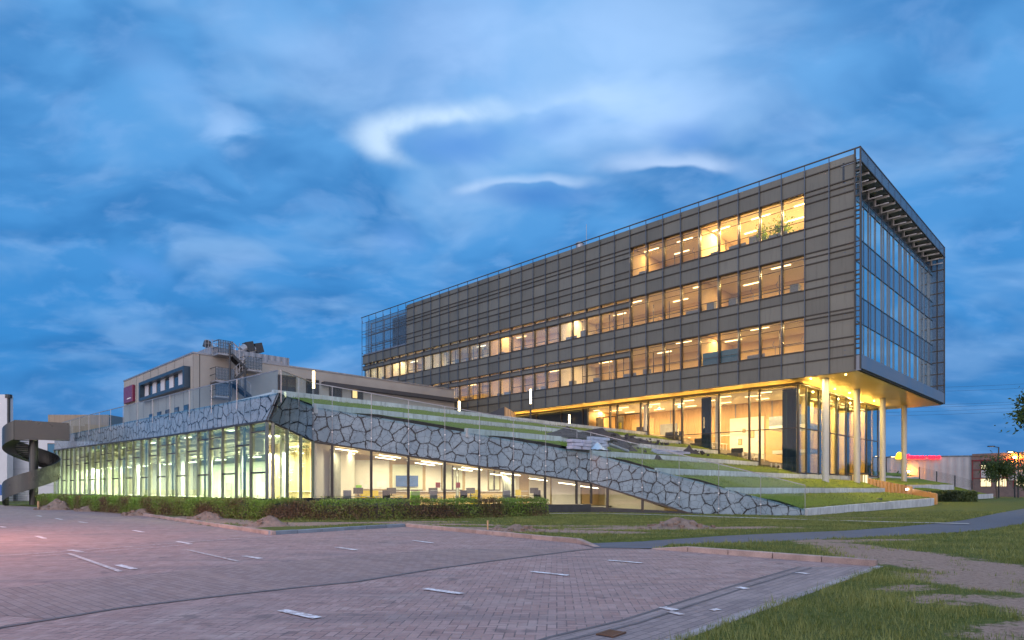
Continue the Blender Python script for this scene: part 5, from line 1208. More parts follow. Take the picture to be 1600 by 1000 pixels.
for t0_, t1_, z, lb in ((10.6, 11.7, 4.3, 'low dark seating block below the corner lobby window'), (14.2, 15.4, 5.4, 'low dark seating block in the lobby between two benches'), (16.6, 18.6, 6.2, 'dark bench block by the wide lobby window'), (20.6, 22.0, 6.95, 'dark armchairs block in the lobby next to the entrance')):
    o = kthing('seating_block', lb, 'seat', 4.0, (t0_+t1_)/2, z); mb = MB(); kb(mb, 3.1, t0_, z-.2, 4.1, t1_, z+.45); mb.build('seat', 'dark_furn', o, bevel=.03); mb = MB(); kb(mb, 3.95, t0_, z+.45, 4.15, t1_, z+.95); mb.build('backrest', 'dark_furn', o, bevel=.03)
o = kthing('banner_stand', 'yellow and orange promotional stand beside the lobby entrance', 'stand', 3.2, 23.6, 6.95); mb = MB(); kb(mb, 3.2, 23.35, 7.0, 3.25, 23.85, 8.4); mb.build('panel', 'yellow', o); mb = MB(); kb(mb, 3.05, 23.4, 6.95, 3.4, 23.8, 7.0); mb.build('foot', 'dark_steel', o)
for t, z, w_, h_ in ((12.2, 6.9, .5, .7), (13.4, 6.2, .4, .6), (13.0, 7.3, .3, .4)):
    lb = {12.2: 'framed picture on the white lobby wall, right one', 13.4: 'framed picture on the white lobby wall, left one', 13.0: 'small framed picture on the white lobby wall, topmost'}[t]
    o = kthing('framed_picture', lb, 'picture', 9.48, t, z); mb = MB(); kb(mb, 9.46, t-w_/2, z-h_/2, 9.5, t+w_/2, z+h_/2); mb.build('frame', 'frame', o); mb = MB(); kb(mb, 9.45, t-w_/2+.04, z-h_/2+.04, 9.46, t+w_/2-.04, z+h_/2-.04); mb.build('print', 'warm_wall', o)
# roof plant
o = kthing('roof_vent', 'round metal vent with thin mast on the tower roof', 'vent', 1.8, 27.7, 26.4)
p = K(1.8, 27.7, 26.4); MB().tube(p, p+Vector((0, 0, 1.35)), .42, n=18).build('drum', 'steel', o); MB().tube(p+Vector((0, 0, 1.35)), p+Vector((0, 0, 1.5)), .5, .35, n=18).build('cap', 'steel', o)
MB().tube(K(1.8, 26.8, 26.4), K(1.8, 26.8, 29.6), .025, n=6).build('mast', 'steel', o)
# ================================================================ spiral stair at the far left
def build_stair():
    YC = 57.5; cx, cy = q(50)*YC, YC; R_ = 2.06
    o = thing('spiral_stair', 'bronze metal spiral stair with solid balustrade at the left end of the glass building', 'stair', (cx, cy, 0))
    def hp(a, r, z): return Vector((cx+r*math.cos(a), cy+r*math.sin(a), z))
    a0, a1 = R(180), R(180+450); Z1 = 6.0; n = 72
    def zz_(k): return .1+Z1*k
    for rad, nm, side in ((R_, 'balustrade', 1),):
        mb = MB()
        for i in range(n):
            k0, k1 = i/n, (i+1)/n; A0, A1 = a0+(a1-a0)*k0, a0+(a1-a0)*k1
            z0, z1 = zz_(k0)-.30, zz_(k1)-.30; H0 = 1.62; z0 = max(.02, z0); z1 = max(.02, z1)
            mb.hexa([hp(A0, rad, z0), hp(A0, rad+.05, z0), hp(A1, rad+.05, z1), hp(A1, rad, z1), hp(A0, rad, zz_(k0)+1.3), hp(A0, rad+.05, zz_(k0)+1.3), hp(A1, rad+.05, zz_(k1)+1.3), hp(A1, rad, zz_(k1)+1.3)])
        mb.build(nm, 'stair', o, smooth=False)
    mb = MB()
    for i in range(n):
        k0, k1 = i/n, (i+1)/n; A0, A1 = a0+(a1-a0)*k0, a0+(a1-a0)*k1
        z0, z1 = zz_(k0)-.28, zz_(k1)-.28
        mb.hexa([hp(A0, 1.2, max(.03, z0)), hp(A0, R_-.01, max(.03, z0)), hp(A1, R_-.01, max(.03, z1)), hp(A1, 1.2, max(.03, z1)), hp(A0, 1.2, max(.06, z0+.03)), hp(A0, R_-.01, max(.06, z0+.03)), hp(A1, R_-.01, max(.06, z1+.03)), hp(A1, 1.2, max(.06, z1+.03))]) if i > 18 else None
    mb.build('underside', 'stair', o)
    MB().tube(Vector((cx+.15, cy, 0)), Vector((cx+.15, cy, 7.2)), .34, n=24).build('column', 'stair', o)
    for i in range(34):
        k = (i+.5)/34; A_ = a0+(a1-a0)*k; w = (a1-a0)/34*.52; z = zz_(k)
        mb = MB().hexa([hp(A_-w, .3, z-.05), hp(A_-w, R_-.02, z-.05), hp(A_+w, R_-.02, z-.05), hp(A_+w, .3, z-.05), hp(A_-w, .3, z), hp(A_-w, R_-.02, z), hp(A_+w, R_-.02, z), hp(A_+w, .3, z)]); mb.build('tread', 'stair', o)
    p0 = hp(a1, R_, 0); p1 = Vector((q(108)*57.6, 57.6, 0)); dr = (p1-p0).normalized(); nn_ = Vector((-dr.y, dr.x, 0))
    MB().wall(p0, p1, 5.75, 7.48, .06, z0b=5.9, z1b=7.42).build('landing_side', 'stair', o)
    mb = MB().wall(p0+nn_*.06, p1+nn_*.06, 5.95, 6.1, 2.2); mb.build('landing', 'stair', o)
    MB().wall(p0+nn_*2.26, p1+nn_*2.26, 5.95, 7.4, .05).build('landing_side', 'stair', o)
build_stair()
# ---------------------------------------------------------------- white panel building beyond the stair
wb = thing('panel_building', 'white panel-clad building behind the spiral stair at the left edge', 'building', (q(40)*76, 76, 0))
mb = MB(); Yw = 76
for i in range(-3, 5):
    for j in range(4):
        x0 = q(-40)*Yw+i*2.3-.02; x0 = q(15)*Yw+(i-0)*3.05; z0 = j*1.93
        if x0 > q(104)*Yw: continue
        mb.box(x0+.015, Yw, z0+.015, min(x0+3.05, q(106)*Yw)-.015, Yw+.2, z0+1.93-.015)
mb.build('wall_panel', 'white_panel', wb); mb = MB().box(q(-80)*Yw, Yw+.05, 0, q(106)*Yw, Yw+9, 7.7); mb.build('wall', 'grey_furn', wb)
MB().box(q(-90)*74, 74, 0, q(11.0)*74, 74.9, 12.4).build('tower_block', 'white_panel', wb)
MB().tube(P(13.5, 700, 74.2), P(13.5, 622, 74.2), .16, n=10).build('flue', 'dark_steel', wb); MB().tube(P(13.5, 622, 74.2), P(13.5, 616.5, 74.2), .34, .34, n=10).build('flue_cap', 'dark_steel', wb)
mb = MB()
for px in (14, 23, 32, 41, 49): mb.tube(P(px, 682, 76.3), P(px, 656+(px-14)*.0, 76.3), .03, n=6)
for py in (657, 664): mb.tube(P(14, py, 76.3), P(50, py, 76.3), .03, n=6)
mb.build('roof_railing', 'steel', wb)
f_ = MB().box(q(75)*75.9, 75.8, 4.6, q(99)*75.9, 75.98, 6.9).build('window', 'frame', wb); MB().box(q(76)*75.9, 75.75, 4.7, q(98)*75.9, 75.79, 6.8).build('pane', 'teal', f_)
MB().box(q(13)*75.9, 75.8, .0, q(27)*75.9, 75.98, 1.95).build('door', 'grey_furn', wb)
bb = thing('sheet_metal_shed', 'brown corrugated upper storey behind the left end of the glass roof', 'building', (q(110)*95, 95, 0))
MB().box(q(75)*95, 95, 0, q(170)*95, 107, HC+(HZ-648)/FPX*95).build('wall', 'corr_brown', bb)
fr = MB().box(q(128)*94.9, 94.85, P(0, 690, 95).z, q(140)*94.9, 94.97, P(0, 673, 95).z).build('window', 'frame', bb); MB().box(q(129)*94.9, 94.8, P(0, 689, 95).z, q(139)*94.9, 94.84, P(0, 674, 95).z).build('pane', 'spandrel', fr)
sg = thing('blue_sign', 'blue sign board on a post cut off by the left edge of the picture', 'sign', G(-3, 789))
p = G(-3, 789); MB().box(p.x-.7, p.y-.04, .9, p.x+.36, p.y+.04, 1.9).build('board', 'blue', sg, bevel=.02); MB().tube(p, p+Vector((0, 0, .9)), .04).build('post', 'steel', sg)

# ---------------------------------------------------------------- cream building behind the glass roof
CS, CT = st_of(xy(302, 56)); cz = HC+(HZ-552)/FPX*56
cb = thing('cream_building', 'older cream rendered building with a long dark-framed window band', 'building', ST(CS, CT, 0))
CTE = t_at(193.6, CS); CSE = 50.0
mb = MB(); mb.sbox(CS, CT, 0, CSE, CTE, cz); mb.build('wall', 'cream', cb)
mb = MB(); mb.sbox(CS-.06, CT-.06, cz, CSE, CTE, cz+.14); mb.build('parapet', 'steel', cb)
mb = MB()
for k in range(9): mb.sbox(CS-.012, CT+.02+k*(CTE-CT)/9, 0, CS-.002, CT+.05+k*(CTE-CT)/9, cz-.01); 
mb.sbox(CS+.5, CT-.012, 0, CS+.56, CT-.002, cz-.01); mb.build('panel_joint', 'frame', cb)
wa, we = t_at(297.5, CS), t_at(226, CS); zw0, zw1 = z_at(606, CS, wa), z_at(572.5, CS, wa)
mb = MB()
for a, c, z0, z1 in ((wa, we, zw0, zw0+.3), (wa, we, zw1-.3, zw1), (wa, wa+.35, zw0+.3, zw1-.3), (we-.35, we, zw0+.3, zw1-.3)): mb.sbox(CS-.55, a, z0, CS-.003, c, z1)
fr = mb.build('window_band', 'frame_blue', cb)
L = we-wa-.7
for k in range(5):
    a = wa+.35+L*k/5
    mb = MB().sbox(CS-.05, a+.05, zw0+.3, CS-.004, a+L/5*.52, zw1-.3); mb.build('pane', 'dark_glass', fr)
    mb = MB().sbox(CS-.10, a+L/5*.52, zw0+.3, CS-.004, a+L/5*.98, zw1-.3); mb.build('infill_panel', 'white_panel', fr)
    z0, z1 = zw0-3.3, zw0-1.4
    w_ = MB().sbox(CS-.05, a+.05, z0, CS-.003, a+L/5*.5, z1).build('window', 'frame', cb); MB().sbox(CS-.07, a+.12, z0+.08, CS-.052, a+L/5*.5-.07, z1-.08).build('pane', 'dark_glass', w_)
for x0, x1, y0, y1 in ((434, 462, 587, 615), (478, 498, 593, 617), (514, 534, 605, 622), (549, 567, 608, 624)):
    s0, s1 = s_at(x0, CT), s_at(x1, CT); z1, z0 = z_at(y0, (s0+s1)/2, CT), z_at(y1, (s0+s1)/2, CT)
    w_ = MB().sbox(s0, CT-.08, z0, s1, CT-.003, z1).build('window', 'frame', cb); sm_ = (s0+s1)/2
    lit = x0 > 540
    MB().sbox(s0+.1, CT-.10, z0+.1, sm_-.05, CT-.082, z1-.1).build('pane', 'dark_glass' if not lit else emitter('lit_office_window', (1, .62, .25), .8), w_); MB().sbox(sm_+.05, CT-.10, z0+.1, s1-.1, CT-.082, z1-.1).build('pane', 'dark_glass', w_)
s0 = s_at(502, CT); mb = MB().sbox(s0, CT-.7, z_at(603, s0, CT), CSE, CT-.003, z_at(597, s0, CT)); mb.build('canopy', 'hood', cb)
# red sign box on its far corner
st_ = thing('red_sign', 'crimson box sign with small pale lettering on the corner of the cream building', 'sign', ST(CS, CTE, 8))
a = t_at(206.5, CS-.3); z0, z1 = z_at(633, CS, CTE), z_at(608, CS, CTE); MB().sbox(CS-.30, a, z0, CS-.02, t_at(193, CS-.3), z1).build('box', 'sign_red', st_, bevel=.03)
mb = MB()
for k in range(9): mb.sbox(CS-.315, a+.5+k*.16, z0+.35, CS-.302, a+.5+k*.16+.10, z0+.35+.10+.05*(k % 3 == 0))
mb.build('lettering', 'paper', st_)
# plant room and extract hoods on its roof
pr_ = thing('plant_room', 'grey louvred plant room on the roof of the cream building', 'plant room', ST(CS+2.4, CT+2.5, cz))
s0, s1 = s_at(330, CT+1.5), s_at(452, CT+1.5); zt = z_at(541, s0, CT+1.5); MB().sbox(s0, CT+1.5, cz+.15, s1, CT+7, zt).build('wall', 'corr_grey', pr_)
MB().sbox(s1-2.2, CT+1.42, cz+.4, s1-.7, CT+1.49, zt-.5).build('louvre', 'steel', pr_)
def hood(px, py, label, flip=1, sc=1.0):
    s_ = s_at(px, CT+3); p = ST(s_, CT+3, zt-.1); o = thing('extract_hood', label, 'vent', p, A, 'extract hoods on the cream building roof')
    mb = MB().tube(p, p+Vector((0, 0, .55*sc)), .5*sc, n=16); d_ = Vector((CA, SA, 0))*flip
    c = p+Vector((0, 0, .55*sc)); mb.tube(c, c+d_*.55*sc+Vector((0, 0, .42*sc)), .5*sc, .55*sc, n=16); mb.build('duct', 'steel', o)
    e = c+d_*.6*sc+Vector((0, 0, .46*sc)); MB().bar(e-d_*.1, e+d_*.75*sc+Vector((0, 0, .25*sc)), 1.15*sc, 1.15*sc).build('cowl', 'dark_steel', o)
hood(377, 545, 'left one of two dark square-mouthed extract hoods facing right', 1, .8); hood(391, 545, 'right one of two dark square-mouthed extract hoods facing right', 1, .8); hood(331, 548, 'small dark extract hood facing left beside the roof ladder', -1, .5)
# external steel stair
es = thing('steel_fire_stair', 'grey steel outside stair with mesh landings on the cream building wall', 'stair', ST(s_at(350, CT-1), CT-1, 5))
TW = CT-1.3
def E(px, py, t=None): t = TW if t is None else t; s_ = s_at(px, t); return ST(s_, t, z_at(py, s_, t))
def landing(x0, x1, y):
    s0, s1 = s_at(x0, TW), s_at(x1, TW); z = z_at(y, (s0+s1)/2, TW)
    mb = MB().sbox(s0, TW, z-.14, s1, CT-.01, z); mb.build('landing', 'steel', es)
    mb = MB(); n = 6
    for k in range(n+1): mb.sbox(s0+(s1-s0)*k/n-.02, TW-.02, z, s0+(s1-s0)*k/n+.02, TW+.02, z+1.15)
    for h in (.15, .4, .65, .9, 1.15): mb.sbox(s0, TW-.02, z+h-.015, s1, TW+.02, z+h+.015)
    for sx in (s0, s1): mb.sbox(sx-.02, TW, z+1.1, sx+.02, CT, z+1.15); mb.sbox(sx-.02, TW, z+.5, sx+.02, CT, z+.55)
    mb.build('railing', 'dark_steel', es); mb = MB().sbox(s0, TW-.035, z+.08, s1, TW-.028, z+1.1); mb.build('mesh_infill', 'screen_light', es); return z
landing(337, 366, 595); landing(383, 409, 577.5); landing(341, 364, 552.5); landing(337, 362, 619) 
def flight(xa, ya, xb, yb, n=11):
    a, c = E(xa, ya), E(xb, yb); nn_ = Vector((-SA, CA, 0))
    mb = MB(); mb.bar(a, c, .06, .22); mb.bar(a+nn_*.95, c+nn_*.95, .06, .22)
    for k in range(n+1): p = lerp(a, c, k/n); mb.bar(p, p+nn_*.95, .28, .05, up=(0, 0, 1))
    mb.build('flight', 'dark_steel', es); mb = MB(); u_ = Vector((0, 0, 1.1))
    mb.bar(a+u_, c+u_, .05, .05); mb.bar(a+u_*.55, c+u_*.55, .035, .035)
    for k in range(5): p = lerp(a, c, k/4); mb.bar(p, p+u_, .035)
    mb.build('railing', 'steel', es)
flight(362, 553, 386, 577); flight(365, 595, 384, 578); flight(364, 596, 392, 619)
MB().tube(E(359, 640), E(359, 538), .09, n=10).build('post', 'dark_steel', es); MB().tube(E(383, 640), E(383, 576), .09, n=10).build('post', 'dark_steel', es)
rl = thing('roof_ladder_cage', 'thin steel ladder cage and guard rail on the cream building roof', 'railing', E(345, 552, CT+1.2))
mb = MB()
for px in (320.5, 326, 332, 338, 343): mb.tube(E(px, 556, CT+1.4), E(px, 530.5, CT+1.4), .022, n=5)
for py in (531, 536, 542): mb.tube(E(320, py, CT+1.4), E(343.5, py+1.2, CT+1.4), .022, n=5)
mb.build('cage', 'steel', rl); mb = MB()
for px in (336, 343, 350, 358, 366, 374): mb.tube(E(px, 550, CT+1.2), E(px, 536-(0 if px < 350 else 0), CT+1.2), .025, n=5)
mb.tube(E(336, 539, CT+1.2), E(350, 535, CT+1.2), .025, n=5); mb.tube(E(350, 535, CT+1.2), E(366, 537, CT+1.2), .025, n=5); mb.tube(E(366, 537, CT+1.2), E(376, 545, CT+1.2), .025, n=5); mb.tube(E(336, 544, CT+1.2), E(372, 543, CT+1.2), .02, n=5); mb.build('guard_rail', 'steel', rl)

# ---------------------------------------------------------------- tube lamps on the lawn roof, roof hood
def tube_lamp(px, y0, y1, ybase, Y, label):
    p = P(px, ybase, Y); o = thing('tube_lamp', label, 'lamp', p, 0, 'glowing tube lamps on the lawn roof')
    MB().tube(p, P(px, y1, Y), .07, n=12).build('pole', 'dark_steel', o); MB().tube(P(px, y1, Y), P(px, y0, Y), .075, n=12).build('light_tube', 'tube', o)
    MB().tube(P(px, y0, Y), P(px, y0, Y)+Vector((0, 0, .05)), .08, n=12).build('cap', 'dark_steel', o)
tube_lamp(490, 580, 607, 622, 42, 'glowing tube lamp behind the corner of the railing, tallest in the picture'); tube_lamp(717.5, 627, 646, 650, 48, 'glowing tube lamp half-way along the upper lawn roof')
tube_lamp(829, 608, 631, 657, 54, 'glowing tube lamp on a dark pole beside the orange timber hood'); tube_lamp(889.5, 648, 662, 664, 58, 'short glowing tube lamp in front of the dark lobby glass')
hd = thing('timber_roof_hood', 'dark sloping roof hatch with an orange timber front near the tower', 'hatch', P(770, 655, 52))
a, c = P(742, 655, 53), P(788, 655, 51); z1 = P(788, 635.5, 51).z; nn_ = Vector((.35, 2.6, 0))
mb = MB(); mb.add([up(a, 6.9), up(c, 6.9), up(c, z1), up(a, 7.25), up(a+nn_, 6.9), up(c+nn_, 6.9), up(c+nn_, z1), up(a+nn_, 7.25)], [(0, 1, 2, 3), (3, 2, 6, 7), (5, 4, 7, 6), (4, 0, 3, 7), (1, 5, 6, 2)]); mb.build('roof', 'hood', hd)
e = P(799, 655, 50.5); mb = MB(); mb.add([up(c, 6.9)+Vector((.02, 0, 0)), up(e, 6.9), up(e, z1-.35), up(c, z1)+Vector((.02, 0, 0)), up(c+nn_, 6.9)+Vector((.02, 0, 0)), up(e+nn_, 6.9), up(e+nn_, z1-.35), up(c+nn_, z1)+Vector((.02, 0, 0))], [(0, 1, 2, 3), (3, 2, 6, 7), (5, 4, 7, 6), (1, 5, 6, 2)]); mb.build('timber_front', 'boards', hd)

# ---------------------------------------------------------------- hedges
def leafbox(mid, w, h, n, seed, zb=.06, jit=.07):
    """leaf positions over a clipped hedge that follows the polyline mid"""
    r = np.random.default_rng(seed); L = np.array([0]+list(np.cumsum([np.hypot(*(np.array(b_)-np.array(a_))) for a_, b_ in zip(mid[:-1], mid[1:])])))
    M_ = np.array(mid); s_ = r.uniform(0, L[-1], n); X = np.interp(s_, L, M_[:, 0]); Y = np.interp(s_, L, M_[:, 1])
    i = np.clip(np.searchsorted(L, s_)-1, 0, len(mid)-2); d_ = M_[i+1]-M_[i]; d_ /= np.linalg.norm(d_, axis=1, keepdims=True); nx, ny = -d_[:, 1], d_[:, 0]
    bump = np.array([mnoise.noise((a*.8, 0, seed)) for a in s_])*.14+np.array([mnoise.noise((a*4, 3, seed)) for a in s_])*.05
    face = r.uniform(0, 1, n); hh = h+bump
    off = np.where(face < .62, -w/2-bump*.8, np.where(face < .95, r.uniform(-w/2, w/2, n), w/2)); z = np.where((face >= .62) & (face < .95), hh, r.uniform(0, 1, n)*hh)
    off += r.normal(0, jit, n); z = np.maximum(0.02, z+r.normal(0, jit*.8, n))
    tone = np.array([mnoise.noise((a*.55, zz_*1.2, seed+5)) for a, zz_ in zip(s_, z)])
    tone = np.clip(.55+1.2*tone+.45*(z/h-.6)+r.normal(0, .22, n), 0, 1)
    return np.stack([X+nx*off, Y+ny*off, z+zb], 1), tone
def hedge(mid, w, h, n, seed, label, mat='leaf_hedge', size=.055, group=None, zb=.06):
    o = thing('hedge', label, 'hedge', (mid[0][0], mid[0][1], zb), 0, group); mb = MB()
    for a_, b_ in zip(mid[:-1], mid[1:]):
        a_, b_ = Vector((*a_, 0)), Vector((*b_, 0)); d_ = (b_-a_).normalized(); nn_ = Vector((-d_.y, d_.x, 0))
        mb.wall(a_-nn_*(w*.2)-d_*.02, b_-nn_*(w*.2)+d_*.02, zb+.12, zb+h*.78, w*.4)
    mb.build('branches', 'bark', o); c, t = leafbox(mid, w, h, n, seed, zb); c = c-np.array(o.location)
    fastmesh('foliage', leaf_quads(c, size, np.random.default_rng(seed)), 4, mat, o, t); return o
HB = [(62, 789), (100, 794), (200, 801), (300, 807), (372, 810.5), (444, 812.5), (540, 813), (620, 812.7), (740, 809.5), (853, 806)]
hm = []
for i, (px, py) in enumerate(HB):
    g = G(px, py, .08); hm.append((g.x+(-.05 if i < 5 else -.1), g.y+.42))
for _ in range(2):
    hm = [hm[0]]+[p_ for a_, b_ in zip(hm[:-1], hm[1:]) for p_ in ((a_[0]*.75+b_[0]*.25, a_[1]*.75+b_[1]*.25), (a_[0]*.25+b_[0]*.75, a_[1]*.25+b_[1]*.75))]+[hm[-1]]
hedge(hm, .8, .88, 66000, 11, 'long clipped green and brown hedge in front of the glass building', size=.05)

# ---------------------------------------------------------------- soil heaps, stakes
def heap(px, py, w, h, label, mat='soil', Y=None, z=None, seed=1, group='heaps of dug soil', ang=0.0, dp=.6):
    p = G(px, py, .06) if Y is None else Vector((q(px)*Y, Y, z)); mb = MB(); n, m_ = 30, 9; vs = []
    for j in range(m_+1):
        for i in range(n):
            a = 2*math.pi*i/n; r = j/m_; x, y = r*math.cos(a)*w/2, r*math.sin(a)*w/2*dp; x, y = x*math.cos(ang)-y*math.sin(ang), x*math.sin(ang)+y*math.cos(ang)
            k = max(0, 1-r)**1.1; nz = mnoise.noise((x*1.6+seed*7, y*1.6, 0))*.5+mnoise.noise((x*5+seed*3, y*5, 2))*.22+mnoise.noise((x*14, y*14, seed))*.09
            vs.append(p+Vector((x+nz*.12, y+nz*.1, h*(k*(1+.9*nz))+(.05*nz if j < m_ else -.08))))
    fs = [(j*n+i, j*n+(i+1) % n, (j+1)*n+(i+1) % n, (j+1)*n+i) for j in range(m_) for i in range(n)]; fs = [f[::-1] for f in fs]
    r_ = random.Random(seed); mb.add(vs, fs)
    for _ in range(26):   # loose clods
        a, rr_ = r_.uniform(0, 6.28), r_.uniform(.3, 1.15); c = p+Vector((rr_*math.cos(a)*w/2, rr_*math.sin(a)*w/2*dp, max(0, h*(1-rr_))*.9)); s_ = r_.uniform(.02, .075)*min(1.6, w/1.6)
        mb.hexa([c+Vector((sx*s_*r_.uniform(.5, 1.2), sy*s_*r_.uniform(.5, 1.2), sz*s_*r_.uniform(.4, 1))) for sz in (-1, 1) for sx, sy in ((-1, -1), (1, -1), (1, 1), (-1, 1))])
    o = mb.build('soil_heap', mat, smooth=False, origin=p); tag(o, label, 'soil heap', group); return o
heap(418, 823, 1.9, .42, 'pointed pink-brown soil heap beside the grey kerb corner', seed=1); heap(322, 812, 2.0, .40, 'rounded soil heap in front of the middle of the left hedge', seed=2)
heap(220, 803.5, 2.2, .32, 'low soil heap at the left hedge by the start of the red kerb', seed=3); heap(142, 797.5, 2.2, .42, 'soil heap second from the spiral stair in front of the hedge', seed=4); heap(92, 795, 3.0, .7, 'widest soil heap nearest the spiral stair', seed=5)
heap(812, 831, 1.7, .26, 'double soil heap right of the wooden stake', seed=6); heap(778, 831, .9, .22, 'small soil heap touching the wooden stake', seed=7)
heap(1062, 826, 2.9, .40, 'broad soil heap on the grass in front of the fascia', seed=8, mat='soil')
def stake(px, y0, y1, label, w=.06):
    p = G(px, y1); o = MB().bar(p, Vector((p.x, p.y, HC+(HZ-y0)/FPX*p.y)), w, w, up=(0, 1, 0)); o.add([], []); ob = o.build('stake', 'stake', bevel=.006, origin=p); tag(ob, label, 'stake', 'wooden marker stakes')
stake(762, 813, 831.5, 'thin wooden marker stake in the grass between kerb and hedge', .05); stake(60, 783, 794, 'short orange wooden stake at the foot of the spiral stair', .11)

# ---------------------------------------------------------------- earth, blocks and sheets dumped on the terraces
def TP(px, i, k):   # point on terrace i (0 = lowest), k across its depth
    t0, z0 = WALLS[i]; t1, z1 = WALLS[i+1]; t = t0+(t1-t0)*k; s_ = s_at(px, t); return ST(s_, t, z0+(z1-.45-z0)*k)
def theap(px, i, k, w, h, label, seed, mat='soil_dark', ang=.79, dp=.5, dz=0.0):
    p = TP(px, i, k); heap(px, 0, w, h, label, mat, p.y, p.z-.05+dz, seed, 'earth heaps on the terraces', ang, dp)
theap(935, 4, .15, 9.5, .9, 'long dark earth bank on the upper terrace behind the stacked blocks', 21, dp=.35); theap(985, 4, .5, 7.5, .55, 'dark earth ridge lying along the upper terrace by the lobby', 22, dp=.35); theap(890, 4, .2, 6, .75, 'dark earth heap at the left of the upper terrace', 26, dp=.4)
theap(1002, 4, .25, 4, .35, 'small dark earth mound in front of the lobby windows', 23); theap(968, 3, .45, 4.2, .85, 'rounded grey earth heap spilling between the retaining walls', 24, mat='soil_dark'); theap(1078, 3, .5, 3.2, .85, 'pointed dark earth heap touching the lobby corner terrace', 25); theap(1027, 2, .95, 1.2, .6, 'little dark spill of earth through the gap in the retaining wall', 27, ang=.2)
heap(1393, 789, 2.6, .25, 'flat dark soil heap at the right foot of the lowest retaining wall', 'soil_dark', seed=28, group='heaps of dug soil')
rb = random.Random(12)
nblk = 0
for px0, i, k0, rows_ in ((897, 3, .03, 3), (913, 3, .04, 3), (926, 3, .30, 4), (938, 3, .30, 4)):
    for r_ in range(rows_):
        p = TP(px0+rb.uniform(-2, 2)+r_*1.1, i, k0); p.z += .20*r_; a_ = A+rb.uniform(-.2, .2); d_ = Vector((math.cos(a_), math.sin(a_), 0)); 
        ob = MB().bar(p-d_*.45+Vector((0, 0, .10)), p+d_*.45+Vector((0, 0, .10)), .45, .185).build('concrete_block', 'paver_block', bevel=.015, origin=p)
        lv = ['bottom', 'second', 'third', 'top'][r_]; tag(ob, 'lilac-grey concrete block, %s layer of the %s stack on the terrace' % (lv, {897: 'leftmost', 913: 'second', 926: 'third', 938: 'fourth'}[px0]), 'block', 'concrete blocks stacked on the terrace')
for px, i, k, n_ in ((1036, 3, .22, 4), (1050, 3, .3, 4), (1061, 3, .36, 3)):
    p = TP(px, i, k); st_o = thing('board_stack', {1036: 'leftmost pile of pale lilac boards lying on the terrace wall', 1050: 'middle pile of pale lilac boards lying on the terrace wall', 1061: 'rightmost pile of pale lilac boards lying on the terrace wall'}[px], 'boards', p, 0, 'board piles on the terrace'); mb = MB()
    for r_ in range(n_):
        a_ = A+rb.uniform(-.12, .12); d_ = Vector((math.cos(a_), math.sin(a_), 0)); mb.bar(p-d_*1.1+Vector((0, 0, .06+.09*r_)), p+d_*1.1+Vector((0, 0, .06+.09*r_)), .5, .075)
    mb.build('boards', 'paver_block', st_o, bevel=.008)
def sheet(px, i, k, w, h, label, seed):
    p = TP(px, i, k); n = 16; vs = []
    for j in range(n+1):
        for l_ in range(n+1):
            x, y = (l_/n-.5)*w, (j/n-.5)*w*.6; z = h*math.exp(-(x*x*2.2+y*y*4)/(w*w*.09))+.06*mnoise.noise((x*3, y*3, seed))+.03*mnoise.noise((x*9, y*9, seed)); vs.append(p+Vector((x*CA-y*SA, x*SA+y*CA, z+.02)))
    mb = MB(); mb.add(vs, [(j*(n+1)+l_, j*(n+1)+l_+1, (j+1)*(n+1)+l_+1, (j+1)*(n+1)+l_) for j in range(n) for l_ in range(n)]); ob = mb.build('plastic_sheet', 'sheet', smooth=True, origin=p); tag(ob, label, 'plastic sheet')
sheet(934, 3, .12, 2.0, .5, 'crumpled pale blue plastic sheet beside the block stacks', 4)
p0, p1 = TP(955, 4, .02), TP(1008, 3, .55); mb = MB().bar(p0+Vector((0, 0, .35)), TP(985, 3, .75)+Vector((0, 0, .5)), .7, .08); tag(mb.build('timber_plank', 'sheet', origin=p0), 'long pale plank laid sloping over the earth on the terrace', 'plank')
p0, p1 = TP(952, 3, .18), TP(982, 3, .06); mb = MB().tube(p0+Vector((0, 0, .45)), p1+Vector((0, 0, .12)), .09, n=10); tag(mb.build('pipe', 'steel', origin=p0), 'grey pipe lying at the foot of the rounded earth heap', 'pipe')
o = TP(1372, 0, .22); fl = thing('ground_floodlight', 'small dark floodlight lying on the lowest grass terrace', 'floodlight', o)
MB().bar(o+Vector((-.2, 0, .12)), o+Vector((.25, .1, .14)), .3, .2).build('housing', 'dark_steel', fl, bevel=.02); MB().bar(o+Vector((-.45, 0, .04)), o+Vector((.3, 0, .04)), .06, .06).build('bracket', 'steel', fl)
# ================================================================ right side: ramp wall, far lawns, fence, hedges, warehouse, shop, lamps, trees
rw = thing('timber_ramp_wall', 'warm timber-boarded ramp wall beyond the right end of the grass terraces', 'wall', ST(71, 18, 0))
pa, pb, pc = xy(1356, 59.5), xy(1425.5, 57.0), xy(1462, 54.5)
def zz2(px, py, Y): return HC+(HZ-py)/FPX*Y
MB().wall(pa, pb, -.1, zz2(1356, 747, 59.5), .2, z1b=zz2(1425, 760.5, 57)).build('boards', 'boards', rw)
MB().wall(pb, pc, -.1, zz2(1425, 764, 57), .2, z1b=zz2(1462, 771.5, 54.5)).build('boards', 'boards', rw)
fl = thing('wall_floodlight', 'small round white floodlight shining on the timber ramp wall', 'floodlight', lerp(pa, pb, .86)+Vector((0, -.2, 1)))
pp = lerp(pa, pb, .86); c = Vector((pp.x, pp.y-.12, zz2(0, 764.5, pp.y))); MB().tube(c, c+Vector((-.03, -.08, 0)), .075, n=14).build('lens', 'spotw', fl); MB().tube(c+Vector((0, .08, 0)), c+Vector((0, .0, 0)), .13, n=14).build('housing', 'dark_steel', fl)
eb = thing('basement_entrance', 'lit basement entrance with pale posts below the tower columns', 'entrance', xy(1335, 62))
